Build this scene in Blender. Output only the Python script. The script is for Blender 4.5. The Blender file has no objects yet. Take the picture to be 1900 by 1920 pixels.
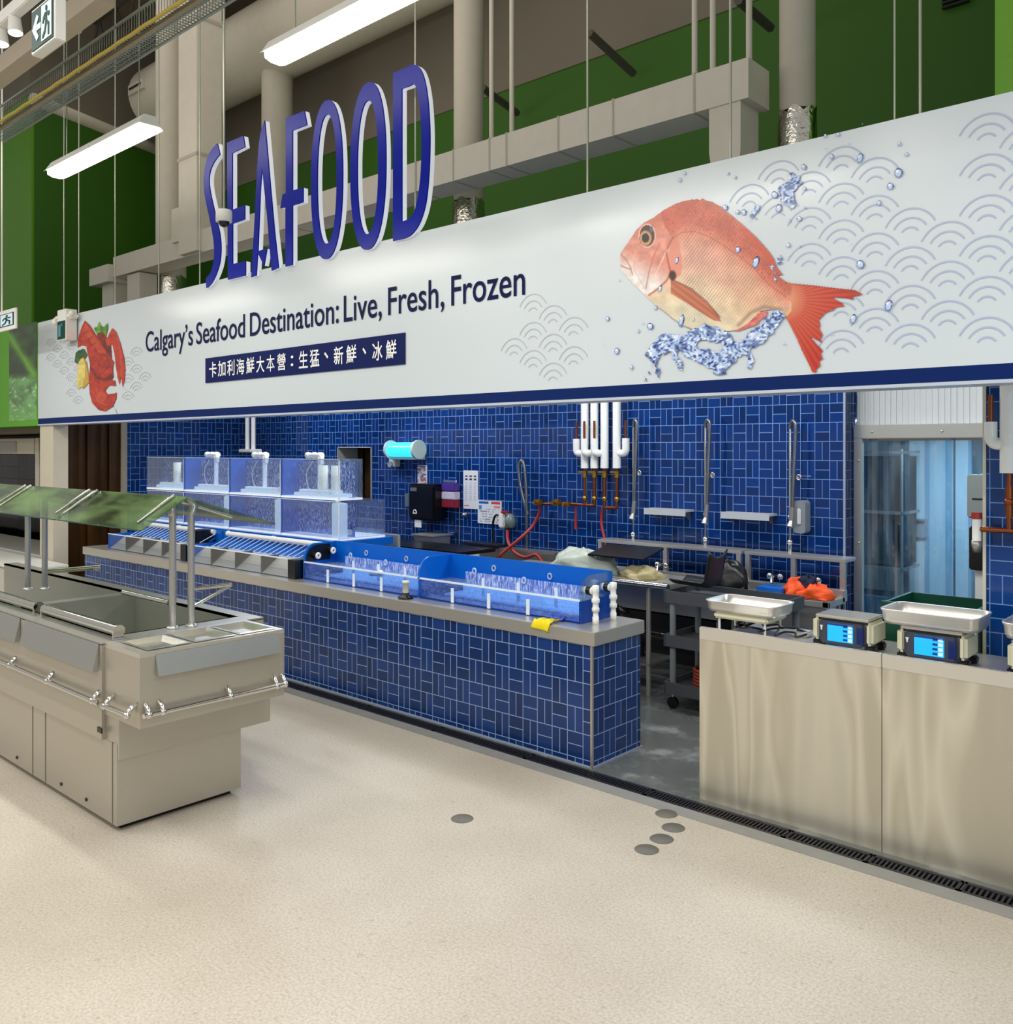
import bpy, bmesh, math, random
import numpy as np
from mathutils import Vector, geometry
random.seed(7)
sc = bpy.context.scene
COL = sc.collection
PI = math.pi

# ---------------------------------------------------------------- measuring
# the place is measured from one spot 2.2 m up: X runs along the counter, Y into the kitchen
F = 1680.; CX = 950.; HY = 842.; H = 2.2
AN = math.atan2(1876, 1680)
FW = (-math.cos(AN), math.sin(AN)); RT = (math.sin(AN), math.cos(AN))
def at(px, py, X=None, Y=None, Z=None):
    u = (px-CX)/F; v = (HY-py)/F
    d = (FW[0]+RT[0]*u, FW[1]+RT[1]*u, v)
    if Y is not None: t = Y/d[1]
    elif X is not None: t = X/d[0]
    else: t = (Z-H)/d[2]
    return Vector((d[0]*t, d[1]*t, H+d[2]*t))
def xat(px, Y): return at(px, 800, Y=Y).x
def zat(px, py, Y): return at(px, py, Y=Y).z

# ---------------------------------------------------------------- colours / materials
def lin(c): return c/12.92 if c <= .04045 else ((c+.055)/1.055)**2.4
def C(h):
    h = h.lstrip('#'); return tuple(lin(int(h[i:i+2], 16)/255) for i in (0, 2, 4)) + (1,)
def new_mat(name):
    m = bpy.data.materials.new(name); m.use_nodes = True
    nt = m.node_tree; b = nt.nodes['Principled BSDF']
    return m, nt, b
MATS = {}
def mat(name, col, rough=.5, metal=0, emit=0, ecol=None, var=.06, vscale=6, bump=0, spec=.5, coat=0):
    if name in MATS: return MATS[name]
    m, nt, b = new_mat(name); c = C(col)
    b.inputs['Roughness'].default_value = rough; b.inputs['Metallic'].default_value = metal
    b.inputs['Specular IOR Level'].default_value = spec; b.inputs['Coat Weight'].default_value = coat
    tc = nt.nodes.new('ShaderNodeNewGeometry')
    no = nt.nodes.new('ShaderNodeTexNoise'); no.inputs['Scale'].default_value = vscale; no.inputs['Detail'].default_value = 3
    nt.links.new(tc.outputs['Position'], no.inputs['Vector'])
    mx = nt.nodes.new('ShaderNodeMix'); mx.data_type = 'RGBA'
    mx.inputs[6].default_value = tuple(x*(1-var) for x in c[:3])+(1,)
    mx.inputs[7].default_value = tuple(min(1, x*(1+var)) for x in c[:3])+(1,)
    nt.links.new(no.outputs['Fac'], mx.inputs[0]); nt.links.new(mx.outputs[2], b.inputs['Base Color'])
    if emit:
        b.inputs['Emission Color'].default_value = C(ecol or col); b.inputs['Emission Strength'].default_value = emit
    if bump:
        bp = nt.nodes.new('ShaderNodeBump'); bp.inputs['Strength'].default_value = bump; bp.inputs['Distance'].default_value = .01
        nt.links.new(no.outputs['Fac'], bp.inputs['Height']); nt.links.new(bp.outputs['Normal'], b.inputs['Normal'])
    MATS[name] = m; return m
def steel(name, col='#b9b4a8', rough=.3, stretch=(1, 1, 30), scale=14, var=.05, stain=0, metal=.72):
    m, nt, b = new_mat(name); c = C(col)
    b.inputs['Metallic'].default_value = metal
    g = nt.nodes.new('ShaderNodeNewGeometry')
    mp = nt.nodes.new('ShaderNodeMapping'); mp.inputs['Scale'].default_value = stretch
    no = nt.nodes.new('ShaderNodeTexNoise'); no.inputs['Scale'].default_value = scale; no.inputs['Detail'].default_value = 5
    nt.links.new(g.outputs['Position'], mp.inputs['Vector']); nt.links.new(mp.outputs['Vector'], no.inputs['Vector'])
    mr = nt.nodes.new('ShaderNodeMapRange'); mr.inputs[3].default_value = rough*.97; mr.inputs[4].default_value = rough*1.05
    nt.links.new(no.outputs['Fac'], mr.inputs[0]); nt.links.new(mr.outputs[0], b.inputs['Roughness'])
    mx = nt.nodes.new('ShaderNodeMix'); mx.data_type = 'RGBA'
    mx.inputs[6].default_value = tuple(x*(1-var) for x in c[:3])+(1,)
    mx.inputs[7].default_value = tuple(min(1, x*(1+var)) for x in c[:3])+(1,)
    nt.links.new(no.outputs['Fac'], mx.inputs[0])
    out = mx.outputs[2]
    if stain:
        mp2 = nt.nodes.new('ShaderNodeMapping'); mp2.inputs['Scale'].default_value = (3.4, 3.4, .35)
        n2 = nt.nodes.new('ShaderNodeTexNoise'); n2.inputs['Scale'].default_value = 1.5; n2.inputs['Detail'].default_value = 1; n2.inputs['Distortion'].default_value = .12
        nt.links.new(g.outputs['Position'], mp2.inputs['Vector']); nt.links.new(mp2.outputs['Vector'], n2.inputs['Vector'])
        cr = nt.nodes.new('ShaderNodeValToRGB')
        e = cr.color_ramp; e.elements[0].position = .3; e.elements[0].color = C('#cdc8ba'); e.elements[1].position = .72; e.elements[1].color = C('#dedbd0')
        for p, cc in ((.42, '#d2cdbf'), (.5, '#ece8db'), (.55, '#d6d1c2'), (.63, '#e6e2d6')):
            el = e.elements.new(p); el.color = C(cc)
        nt.links.new(n2.outputs['Fac'], cr.inputs['Fac'])
        m3 = nt.nodes.new('ShaderNodeMix'); m3.data_type = 'RGBA'; m3.blend_type = 'MULTIPLY'; m3.inputs[0].default_value = stain
        nt.links.new(out, m3.inputs[6]); nt.links.new(cr.outputs['Color'], m3.inputs[7]); out = m3.outputs[2]
        b.inputs['Metallic'].default_value = .55
    nt.links.new(out, b.inputs['Base Color'])
    return m
def tile_mat(name, axis, u0, v0, W, HH, flip=0, dark='#083070', grout='#6f9ad0'):
    """stacked pairs of tiles, turned a quarter in every other block"""
    m, nt, b = new_mat(name); L = nt.links
    g = nt.nodes.new('ShaderNodeNewGeometry'); sp = nt.nodes.new('ShaderNodeSeparateXYZ'); L.new(g.outputs['Position'], sp.inputs[0])
    def M(op, a, bb=None, cc=None):
        n = nt.nodes.new('ShaderNodeMath'); n.operation = op
        for i, s in enumerate((a, bb, cc)):
            if s is None: continue
            if isinstance(s, (int, float)): n.inputs[i].default_value = s
            else: L.new(s, n.inputs[i])
        return n.outputs[0]
    U = M('DIVIDE', M('SUBTRACT', sp.outputs[axis], u0), W); V = M('DIVIDE', M('SUBTRACT', sp.outputs[2], v0), HH)
    fu, fv = M('FLOOR', U), M('FLOOR', V)
    u, v = M('SUBTRACT', U, fu), M('SUBTRACT', V, fv)
    ck = M('FLOORED_MODULO', M('ADD', M('ADD', fu, fv), flip), 2.0)
    g1, g2 = .021*.1377/W, .021*.1377/HH*1.05
    eu = M('LESS_THAN', M('MINIMUM', u, M('SUBTRACT', 1.0, u)), g1)
    ev = M('LESS_THAN', M('MINIMUM', v, M('SUBTRACT', 1.0, v)), g2)
    su = M('MULTIPLY', M('LESS_THAN', M('ABSOLUTE', M('SUBTRACT', u, .5)), g1), ck)
    sv = M('MULTIPLY', M('LESS_THAN', M('ABSOLUTE', M('SUBTRACT', v, .5)), g2), M('SUBTRACT', 1.0, ck))
    gr = M('MAXIMUM', M('MAXIMUM', eu, ev), M('MAXIMUM', su, sv))
    half = M('ADD', M('MULTIPLY', M('GREATER_THAN', u, .5), ck), M('MULTIPLY', M('GREATER_THAN', v, .5), M('SUBTRACT', 1.0, ck)))
    cx = nt.nodes.new('ShaderNodeCombineXYZ'); L.new(fu, cx.inputs[0]); L.new(fv, cx.inputs[1]); L.new(half, cx.inputs[2])
    wn = nt.nodes.new('ShaderNodeTexWhiteNoise'); L.new(cx.outputs[0], wn.inputs['Vector'])
    c = C(dark)
    m1 = nt.nodes.new('ShaderNodeMix'); m1.data_type = 'RGBA'
    m1.inputs[6].default_value = tuple(x*.72 for x in c[:3])+(1,); m1.inputs[7].default_value = tuple(x*1.3 for x in c[:3])+(1,)
    L.new(wn.outputs['Value'], m1.inputs[0])
    m2 = nt.nodes.new('ShaderNodeMix'); m2.data_type = 'RGBA'; m2.inputs[7].default_value = C(grout)
    L.new(m1.outputs[2], m2.inputs[6]); L.new(gr, m2.inputs[0]); L.new(m2.outputs[2], b.inputs['Base Color'])
    L.new(M('ADD', M('MULTIPLY', gr, .5), .13), b.inputs['Roughness'])
    # each tile a hair out of true, so reflections break up
    vs = nt.nodes.new('ShaderNodeVectorMath'); vs.operation = 'SUBTRACT'; L.new(wn.outputs['Color'], vs.inputs[0]); vs.inputs[1].default_value = (.5, .5, .5)
    vm = nt.nodes.new('ShaderNodeVectorMath'); vm.operation = 'SCALE'; L.new(vs.outputs[0], vm.inputs[0]); vm.inputs['Scale'].default_value = .02
    va = nt.nodes.new('ShaderNodeVectorMath'); va.operation = 'ADD'; L.new(vm.outputs[0], va.inputs[0]); L.new(g.outputs['Normal'], va.inputs[1])
    vn = nt.nodes.new('ShaderNodeVectorMath'); vn.operation = 'NORMALIZE'; L.new(va.outputs[0], vn.inputs[0])
    L.new(vn.outputs[0], b.inputs['Normal'])
    b.inputs['Specular IOR Level'].default_value = .45
    return m
def clear(name, tint='#dff0ee', gloss=.12, milk=0, milkcol='#dfe8f2', nscale=(60, 60, 8), mmin=None):
    """thin clear sheet: mostly see-through, some reflection, optionally wet, misted or with a painted-in reflection"""
    m = bpy.data.materials.new(name); m.use_nodes = True; nt = m.node_tree; nt.nodes.clear(); L = nt.links
    o = nt.nodes.new('ShaderNodeOutputMaterial')
    t = nt.nodes.new('ShaderNodeBsdfTransparent'); t.inputs[0].default_value = C(tint)
    g = nt.nodes.new('ShaderNodeBsdfGlossy'); g.inputs['Roughness'].default_value = .04
    lw = nt.nodes.new('ShaderNodeLayerWeight'); lw.inputs[0].default_value = .35
    mr = nt.nodes.new('ShaderNodeMapRange'); mr.inputs[3].default_value = gloss*.5; mr.inputs[4].default_value = min(1, gloss*4)
    L.new(lw.outputs['Fresnel'], mr.inputs[0])
    mx = nt.nodes.new('ShaderNodeMixShader'); L.new(mr.outputs[0], mx.inputs[0]); L.new(t.outputs[0], mx.inputs[1]); L.new(g.outputs[0], mx.inputs[2])
    out = mx.outputs[0]
    if milk:
        d = nt.nodes.new('ShaderNodeBsdfDiffuse'); d.inputs[0].default_value = C(milkcol)
        ge = nt.nodes.new('ShaderNodeNewGeometry'); mp = nt.nodes.new('ShaderNodeMapping'); mp.inputs['Scale'].default_value = nscale
        no = nt.nodes.new('ShaderNodeTexNoise'); no.inputs['Scale'].default_value = 1; no.inputs['Detail'].default_value = 4
        L.new(ge.outputs['Position'], mp.inputs[0]); L.new(mp.outputs[0], no.inputs['Vector'])
        r = nt.nodes.new('ShaderNodeMapRange'); r.inputs[1].default_value = .45; r.inputs[2].default_value = .7; r.inputs[3].default_value = milk*.25 if mmin is None else mmin; r.inputs[4].default_value = milk
        L.new(no.outputs['Fac'], r.inputs[0])
        m2 = nt.nodes.new('ShaderNodeMixShader'); L.new(r.outputs[0], m2.inputs[0]); L.new(out, m2.inputs[1]); L.new(d.outputs[0], m2.inputs[2]); out = m2.outputs[0]
    L.new(out, o.inputs[0]); return m
def vcol_mat(name, rough=.35):
    m, nt, b = new_mat(name)
    a = nt.nodes.new('ShaderNodeVertexColor'); a.layer_name = 'Col'
    nt.links.new(a.outputs[0], b.inputs['Base Color']); b.inputs['Roughness'].default_value = rough
    return m

S_ = steel('brushed_steel', '#c9c6be'); S_H = steel('brushed_steel_long', '#d0cdc5', .3, (.6, 12, 12), 6, .02)
S_P = steel('stained_steel_panel', '#eceae3', .25, (6, 6, .4), 6, .01, stain=1)
S_D = steel('grey_steel', '#a09e98', .35); CHROME = mat('polished_steel_tube', '#dcdad4', .12, 1)
S_B = steel('buffet_steel', '#b9b4a8', .33, (1, 1, 6), 9, .03, metal=.6)
WHITE = mat('white_pvc', '#eef0ec', .35); WHITEP = mat('white_paint', '#e6e6e0', .5)
DUCT = mat('painted_duct', '#cfcbbf', .6); DUCTR = mat('painted_round_duct', '#c4c0b3', .6)
BLACK = mat('black_plastic', '#0c0d10', .3); DARK = mat('dark_grey_plastic', '#23262b', .45)
BLUEP = mat('blue_acrylic', '#0462c6', .28, spec=.4); BLUED = mat('deep_blue_acrylic', '#033f9c', .3, spec=.3)
NAVY = mat('navy_print', '#070f44', .5, spec=.1); NAVYB = mat('navy_band', '#08245e', .5, spec=.1)
COPPER = mat('copper_pipe', '#8a4a2a', .35, .8); BRASS = mat('brass_fitting', '#b28a3c', .3, .9)
RED = mat('red_hose', '#a02a26', .4); GREYPL = mat('grey_cart_plastic', '#4b4e52', .5)
GREEN = mat('green_paint', '#346a08', .6, var=.1, vscale=.4); GREENB = mat('bright_green_paint', '#5da81c', .5)
CABLE = mat('steel_cable', '#a9b0a2', .4, .5); ACR = clear('clear_acrylic', '#eaf5f8', .14)
ACRW = clear('wet_acrylic', '#e8f1fb', .06, .12, '#e6eefc', (80, 80, 16), .02); GLASS = clear('canopy_glass', '#dbe8d8', .14, .42, '#8aa672', (1.6, 5, 1.6), .04)  # canopy glass: green milk paints in the reflection of green surroundings
ACRF = clear('front_tank_acrylic', '#c9dff8', .07, .12, '#cfe2ff', (40, 40, 60), .02); LIP = mat('frosted_acrylic_edge', '#dfeaf6', .3)

# ---------------------------------------------------------------- object helpers
def setp(o, label=None, cat=None, group=None, kind=None):
    if label: o['label'] = label
    if cat: o['category'] = cat
    if group: o['group'] = group
    if kind: o['kind'] = kind
    return o
def thing(name, label, cat, loc, group=None):
    o = bpy.data.objects.new(name, None); COL.objects.link(o); o.location = loc; o.empty_display_size = .1
    return setp(o, label, cat, group)
class B:
    def __init__(s): s.v = []; s.f = []; s.mi = []; s.sm = []; s.cur = 0
    def _add(s, vs, fs, smooth=False):
        n = len(s.v); s.v += [tuple(v) for v in vs]
        for f in fs: s.f.append([i+n for i in f]); s.mi.append(s.cur); s.sm.append(smooth)
        return s
    def box(s, x0, x1, y0, y1, z0, z1, bev=0):
        x0, x1 = min(x0, x1), max(x0, x1); y0, y1 = min(y0, y1), max(y0, y1); z0, z1 = min(z0, z1), max(z0, z1)
        if bev > 0:
            bm = bmesh.new(); r = bmesh.ops.create_cube(bm, size=1)
            for v in bm.verts: v.co = Vector(((x0+x1)/2+v.co.x*(x1-x0), (y0+y1)/2+v.co.y*(y1-y0), (z0+z1)/2+v.co.z*(z1-z0)))
            bmesh.ops.bevel(bm, geom=bm.edges[:], offset=min(bev, .45*min(x1-x0, y1-y0, z1-z0)), segments=2, affect='EDGES')
            bm.verts.index_update()
            s._add([v.co for v in bm.verts], [[v.index for v in f.verts] for f in bm.faces]); bm.free(); return s
        vs = [(x, y, z) for x in (x0, x1) for y in (y0, y1) for z in (z0, z1)]
        return s._add(vs, [(0, 1, 3, 2), (4, 6, 7, 5), (0, 4, 5, 1), (2, 3, 7, 6), (0, 2, 6, 4), (1, 5, 7, 3)])
    def tube(s, pts, r, n=10, closed=False, cap=True):
        pts = [Vector(p) for p in pts]; N = len(pts); rr = r if isinstance(r, (list, tuple)) else [r]*N
        rings = []; prev = None
        for i, p in enumerate(pts):
            if closed: d = pts[(i+1) % N]-pts[i-1]
            else: d = (pts[min(i+1, N-1)]-pts[max(i-1, 0)])
            d = d.normalized() if d.length else Vector((0, 0, 1))
            if prev is None:
                a = Vector((0, 0, 1)) if abs(d.z) < .9 else Vector((1, 0, 0)); u = d.cross(a).normalized()
            else: u = (prev-d*prev.dot(d)); u = u.normalized() if u.length > 1e-6 else prev
            prev = u; w = d.cross(u)
            rings.append([p+(u*math.cos(2*PI*k/n)+w*math.sin(2*PI*k/n))*rr[i] for k in range(n)])
        vs = [v for r_ in rings for v in r_]; fs = []
        for i in range(N if closed else N-1):
            j = (i+1) % N
            for k in range(n): fs.append((i*n+k, i*n+(k+1) % n, j*n+(k+1) % n, j*n+k))
        s._add(vs, fs, True)
        if cap and not closed:
            s._add(rings[0], [tuple(range(n))[::-1]]); s._add(rings[-1], [tuple(range(n))])
        return s
    def cyl(s, a, b, r, n=16, r2=None): return s.tube([a, b], [r, r if r2 is None else r2], n)
    def lathe(s, c, prof, n=24):
        c = Vector(c); N = len(prof)
        vs = [c+Vector((r*math.cos(2*PI*k/n), r*math.sin(2*PI*k/n), z)) for r, z in prof for k in range(n)]
        fs = [(i*n+k, i*n+(k+1) % n, (i+1)*n+(k+1) % n, (i+1)*n+k) for i in range(N-1) for k in range(n)]
        return s._add(vs, fs, True)
    def quad(s, a, b, c, d): return s._add([a, b, c, d], [(0, 1, 2, 3)])
    def poly(s, pts): return s._add(pts, [tuple(range(len(pts)))])
    def prism(s, loops, to3, d):
        """loops of 2D points (outer first, then holes); to3 maps them to 3D; d is the depth vector"""
        L3 = [[Vector(to3(p)) for p in lp] for lp in loops]
        tris = geometry.tessellate_polygon([[Vector((p[0], p[1], 0)) for p in lp] for lp in loops])
        flat = [v for lp in L3 for v in lp]; n = len(flat); d = Vector(d)
        vs = flat+[v+d for v in flat]
        fs = [tuple(t) for t in tris]+[tuple(i+n for i in t[::-1]) for t in tris]; o = 0
        for lp in L3:
            m = len(lp)
            for i in range(m): fs.append((o+i, o+(i+1) % m, n+o+(i+1) % m, n+o+i))
            o += m
        return s._add(vs, fs)
    def sph(s, c, r, n=14, sz=(1, 1, 1)):
        c = Vector(c); vs = []; fs = []; m = n//2
        for i in range(m+1):
            t = PI*i/m
            for k in range(n): vs.append(c+Vector((r*sz[0]*math.sin(t)*math.cos(2*PI*k/n), r*sz[1]*math.sin(t)*math.sin(2*PI*k/n), r*sz[2]*math.cos(t))))
        for i in range(m):
            for k in range(n): fs.append((i*n+k, (i+1)*n+k, (i+1)*n+(k+1) % n, i*n+(k+1) % n))
        return s._add(vs, fs, True)
    def build(s, name, mats, parent=None, label=None, cat=None, group=None, kind=None, fix=True):
        me = bpy.data.meshes.new(name)
        a = np.array(s.v); c = Vector(((a[:, 0].min()+a[:, 0].max())/2, (a[:, 1].min()+a[:, 1].max())/2, a[:, 2].min()))
        me.from_pydata([(x-c.x, y-c.y, z-c.z) for x, y, z in s.v], [], s.f)
        if not isinstance(mats, (list, tuple)): mats = [mats]
        for m in mats: me.materials.append(m)
        me.polygons.foreach_set('material_index', s.mi); me.polygons.foreach_set('use_smooth', s.sm)
        if fix:
            bm = bmesh.new(); bm.from_mesh(me); bmesh.ops.recalc_face_normals(bm, faces=bm.faces); bm.to_mesh(me); bm.free()
        me.update()
        o = bpy.data.objects.new(name, me); COL.objects.link(o)
        if parent:
            o.parent = parent; w = Vector(parent.location)
            if parent.parent: w = w+Vector(parent.parent.location)
            o.location = c-w
        else: o.location = c
        return setp(o, label, cat, group, kind)
def copy_tree(o, parent=None):
    c = o.copy(); COL.objects.link(c); c.parent = parent
    for ch in list(o.children): copy_tree(ch, c)
    return c
def struct(name, b, m): return b.build(name, m, kind='structure')
def arc(c, r, a0, a1, n, f): return [f(c[0]+r*math.cos(a0+(a1-a0)*i/n), c[1]+r*math.sin(a0+(a1-a0)*i/n)) for i in range(n+1)]
def bend(pts, r=.03, n=5):
    """round the corners of a polyline"""
    pts = [Vector(p) for p in pts]; out = [pts[0]]
    for i in range(1, len(pts)-1):
        a, b, c = pts[i-1], pts[i], pts[i+1]
        ra = min(r, (b-a).length*.45, (c-b).length*.45); p = b+(a-b).normalized()*ra; q = b+(c-b).normalized()*ra
        for k in range(n+1):
            t = k/n; out.append(p*(1-t)**2+b*2*t*(1-t)+q*t*t)
    out.append(pts[-1]); return out
def smooth_path(pts, n=6):
    P = [Vector(p) for p in pts]; out = []
    for i in range(len(P)-1):
        p0, p1, p2, p3 = P[max(i-1, 0)], P[i], P[i+1], P[min(i+2, len(P)-1)]
        for k in range(n):
            t = k/n; out.append(.5*((2*p1)+(p2-p0)*t+(2*p0-5*p1+4*p2-p3)*t*t+(3*p1-p0-3*p2+p3)*t**3))
    out.append(P[-1]); return out

# ---------------------------------------------------------------- camera
cam = bpy.data.cameras.new('camera'); co = bpy.data.objects.new('camera', cam); COL.objects.link(co)
cam.sensor_fit = 'HORIZONTAL'; cam.sensor_width = 36; cam.lens = 36*F/1900; cam.shift_y = -(960-HY)/1900
cam.clip_start = .05; cam.clip_end = 200
co.location = (0, 0, H); co.rotation_euler = (PI/2, 0, math.atan2(FW[1], FW[0])-PI/2)
sc.camera = co

# ================================================================= SETTING
# floors
def floor_mat():
    m, nt, b = new_mat('speckled_beige_floor'); L = nt.links
    g = nt.nodes.new('ShaderNodeNewGeometry')
    n1 = nt.nodes.new('ShaderNodeTexNoise'); n1.inputs['Scale'].default_value = 75; n1.inputs['Detail'].default_value = 4; n1.inputs['Roughness'].default_value = .7
    n2 = nt.nodes.new('ShaderNodeTexNoise'); n2.inputs['Scale'].default_value = .9; n2.inputs['Detail'].default_value = 5
    n3 = nt.nodes.new('ShaderNodeTexNoise'); n3.inputs['Scale'].default_value = 22; n3.inputs['Detail'].default_value = 3
    for n in (n1, n2, n3): L.new(g.outputs['Position'], n.inputs['Vector'])
    r = nt.nodes.new('ShaderNodeValToRGB'); e = r.color_ramp
    e.elements[0].position = .3; e.elements[0].color = C('#b0a799'); e.elements[1].position = .72; e.elements[1].color = C('#dcd4c7')
    x = e.elements.new(.5); x.color = C('#cac2b4'); L.new(n1.outputs['Fac'], r.inputs[0])
    r2 = nt.nodes.new('ShaderNodeValToRGB'); r2.color_ramp.elements[0].position = .35; r2.color_ramp.elements[0].color = (.84, .82, .79, 1); r2.color_ramp.elements[1].position = .65; r2.color_ramp.elements[1].color = (1, 1, 1, 1)
    L.new(n2.outputs['Fac'], r2.inputs[0])
    mx = nt.nodes.new('ShaderNodeMix'); mx.data_type = 'RGBA'; mx.blend_type = 'MULTIPLY'; mx.inputs[0].default_value = 1
    L.new(r.outputs[0], mx.inputs[6]); L.new(r2.outputs[0], mx.inputs[7])
    r3 = nt.nodes.new('ShaderNodeValToRGB'); r3.color_ramp.elements[0].position = .62; r3.color_ramp.elements[0].color = (1, 1, 1, 1); r3.color_ramp.elements[1].position = .78; r3.color_ramp.elements[1].color = (.8, .78, .74, 1)
    L.new(n3.outputs['Fac'], r3.inputs[0])
    m2 = nt.nodes.new('ShaderNodeMix'); m2.data_type = 'RGBA'; m2.blend_type = 'MULTIPLY'; m2.inputs[0].default_value = 1
    L.new(mx.outputs[2], m2.inputs[6]); L.new(r3.outputs[0], m2.inputs[7]); L.new(m2.outputs[2], b.inputs['Base Color'])
    b.inputs['Roughness'].default_value = .42; b.inputs['Specular IOR Level'].default_value = .35
    return m
def concrete_mat():
    m, nt, b = new_mat('wet_grey_concrete'); L = nt.links
    g = nt.nodes.new('ShaderNodeNewGeometry')
    n1 = nt.nodes.new('ShaderNodeTexNoise'); n1.inputs['Scale'].default_value = 2.6; n1.inputs['Detail'].default_value = 7; n1.inputs['Roughness'].default_value = .62
    L.new(g.outputs['Position'], n1.inputs['Vector'])
    r = nt.nodes.new('ShaderNodeValToRGB'); e = r.color_ramp
    e.elements[0].position = .4; e.elements[0].color = C('#5f6260'); e.elements[1].position = .66; e.elements[1].color = C('#868883')
    x = e.elements.new(.57); x.color = C('#686b69'); x = e.elements.new(.59); x.color = C('#7c7f7b')
    L.new(n1.outputs['Fac'], r.inputs[0]); L.new(r.outputs[0], b.inputs['Base Color'])
    mr = nt.nodes.new('ShaderNodeMapRange'); mr.inputs[1].default_value = .5; mr.inputs[2].default_value = .56; mr.inputs[3].default_value = .18; mr.inputs[4].default_value = .6
    L.new(n1.outputs['Fac'], mr.inputs[0]); L.new(mr.outputs[0], b.inputs['Roughness'])
    return m
CONC = concrete_mat(); CURB = mat('grey_concrete_curb', '#8f8f8b', .5, var=.15, vscale=9)
struct('floor', B().box(-30, 8, -8, 4.70, -.1, 0), floor_mat())
struct('floor.001', B().box(-30, 8, 4.96, 14, -.1, 0), CONC)
struct('trim_1', B().box(-30, 8, 4.70, 4.815, -.1, .003), CURB)
struct('floor.002', B().box(-30, 8, 4.815, 4.96, -.1, -.05), mat('drain_channel', '#15161a', .6))
# drain gratings
DG = mat('cast_iron_grate', '#34343a', .45, .6)
joins = [-8.7, -7.8, -6.9, -6.0, -5.1, -4.16, -3.15, -2.222, -1.76, -1.303, -.85, -.4]
for i in range(len(joins)-1):
    x0, x1 = joins[i]+.004, joins[i+1]-.004
    b = B().box(x0, x1, 4.823, 4.845, -.045, 0).box(x0, x1, 4.93, 4.952, -.045, 0).box(x0, x0+.012, 4.823, 4.952, -.045, 0).box(x1-.012, x1, 4.823, 4.952, -.045, 0)
    n = int((x1-x0)/.0235)
    for k in range(n): xx = x0+(k+.5)*(x1-x0)/n; b.box(xx-.0055, xx+.0055, 4.84, 4.935, -.03, -.002)
    b.build('drain_grate', DG, label='black slotted iron drain grating laid in the channel along the counters', cat='drain grate', group='drain gratings in the floor channel')
# floor cover discs
DISC = mat('grey_disc', '#69675e', .5, var=.15, vscale=30)
for (px, py), lb in zip([(867, 1535), (1250, 1526), (1263, 1552), (1241, 1573), (1213, 1593)],
    ['round grey floor cap alone in the middle of the beige floor', 'round grey floor cap touching the drain curb, furthest of the four in line',
     'round grey floor cap second from the drain curb, rightmost of the cluster', 'round grey floor cap third from the drain curb in the cluster', 'round grey floor cap of the cluster nearest the viewer']):
    p = at(px, py, Z=0); b = B().lathe(p, [(0, .004), (.062, .004), (.068, .0)], 28)
    b.build('floor_cap', DISC, label=lb, cat='floor cap')

# kitchen walls
TW, TH = .1377, .1743
TB = tile_mat('back_wall_tile', 0, -3.116, .178, TW, TH, 0)
TL = tile_mat('left_wall_tile', 1, 8.05, .178, TW, TH, 1)
TP = tile_mat('pier_tile', 0, -1.44, .22, TW*1.0, TH, 1, '#0c3c80')
wb = B().box(-12.9, -9.0, 8.05, 8.25, 0, 3.5).box(-9.0, -3.116, 8.05, 8.25, 0, 3.5)
# leave an opening for the dark hatch
hx0, hx1 = xat(634, 8.05), xat(697, 8.05); hz1 = zat(665, 838, 8.05); hz0 = zat(665, 940, 8.05)
wb = B().box(-12.9, hx0, 8.05, 8.25, 0, 3.5).box(hx1, -3.116, 8.05, 8.25, 0, 3.5).box(hx0, hx1, 8.05, 8.25, hz1, 3.5).box(hx0, hx1, 8.05, 8.25, 0, hz0)
struct('wall_back', wb, TB)
b = B(); b.box(hx0-.001, hx0+.01, 8.04, 8.5, hz0, hz1).box(hx0, hx1, 8.04, 8.5, hz1-.012, hz1).box(hx1-.01, hx1, 8.04, 8.5, hz0, hz1)
struct('window_1', b, mat('hatch_frame', '#b5b2a4', .5))
STRIPDK = mat('dark_brown_strip', '#3a240a', .35, spec=.2, var=.5, vscale=3)
b = B()
for k in range(6):
    xx = hx0+(k+.5)*(hx1-hx0)/6; b.box(xx-.05, xx+.05, 8.4+.03*(k % 2), 8.41+.03*(k % 2), hz0, hz1)
b.box(hx0-.1, hx1+.1, 8.5, 8.52, hz0-.1, hz1+.1)
b.build('hatch_curtain', STRIPDK, label='dark strip curtain hanging behind the square hatch in the tiled wall', cat='strip curtain')
struct('wall_left', B().box(-13.1, -12.9, 6.07, 8.25, 0, 3.5), TL)
struct('trim_2', B().box(-13.1, -12.895, 5.98, 6.07, 0, 3.5), mat('taupe_jamb', '#9c9482', .5))
# strip curtain of the left doorway
t = thing('strip_curtain', 'dark brown plastic strip curtain in the doorway left of the tiled counter', 'strip curtain', (-12.95, 5.6, 0))
for k in range(5):
    y0 = 5.2+k*.155; pts = []
    b = B(); n = 8; wv = .02
    for i in range(n):
        a0, a1 = i/n, (i+1)/n
        f_ = lambda a: (-12.93-.05*(k % 2)+wv*math.sin(a*PI), y0+a*.19)
        (xa, ya), (xb, yb) = f_(a0), f_(a1); b.quad((xa, ya, 0), (xb, yb, 0), (xb, yb, 2.62), (xa, ya, 2.62))
    b.build('strip', STRIPDK, t, fix=False)
B().box(-13.0, -12.9, 5.15, 6.0, 2.6, 2.68).build('rail', S_D, t)
struct('door_1', B().box(-13.3, -13.25, 5.1, 6.1, 0, 3.4), mat('dark_void', '#060504', .9))
COLM = mat('cream_column', '#cfc7b4', .5)
struct('trim_3', B().box(-13.27, -12.82, 5.0, 5.2, 0, 2.53), COLM)
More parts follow.
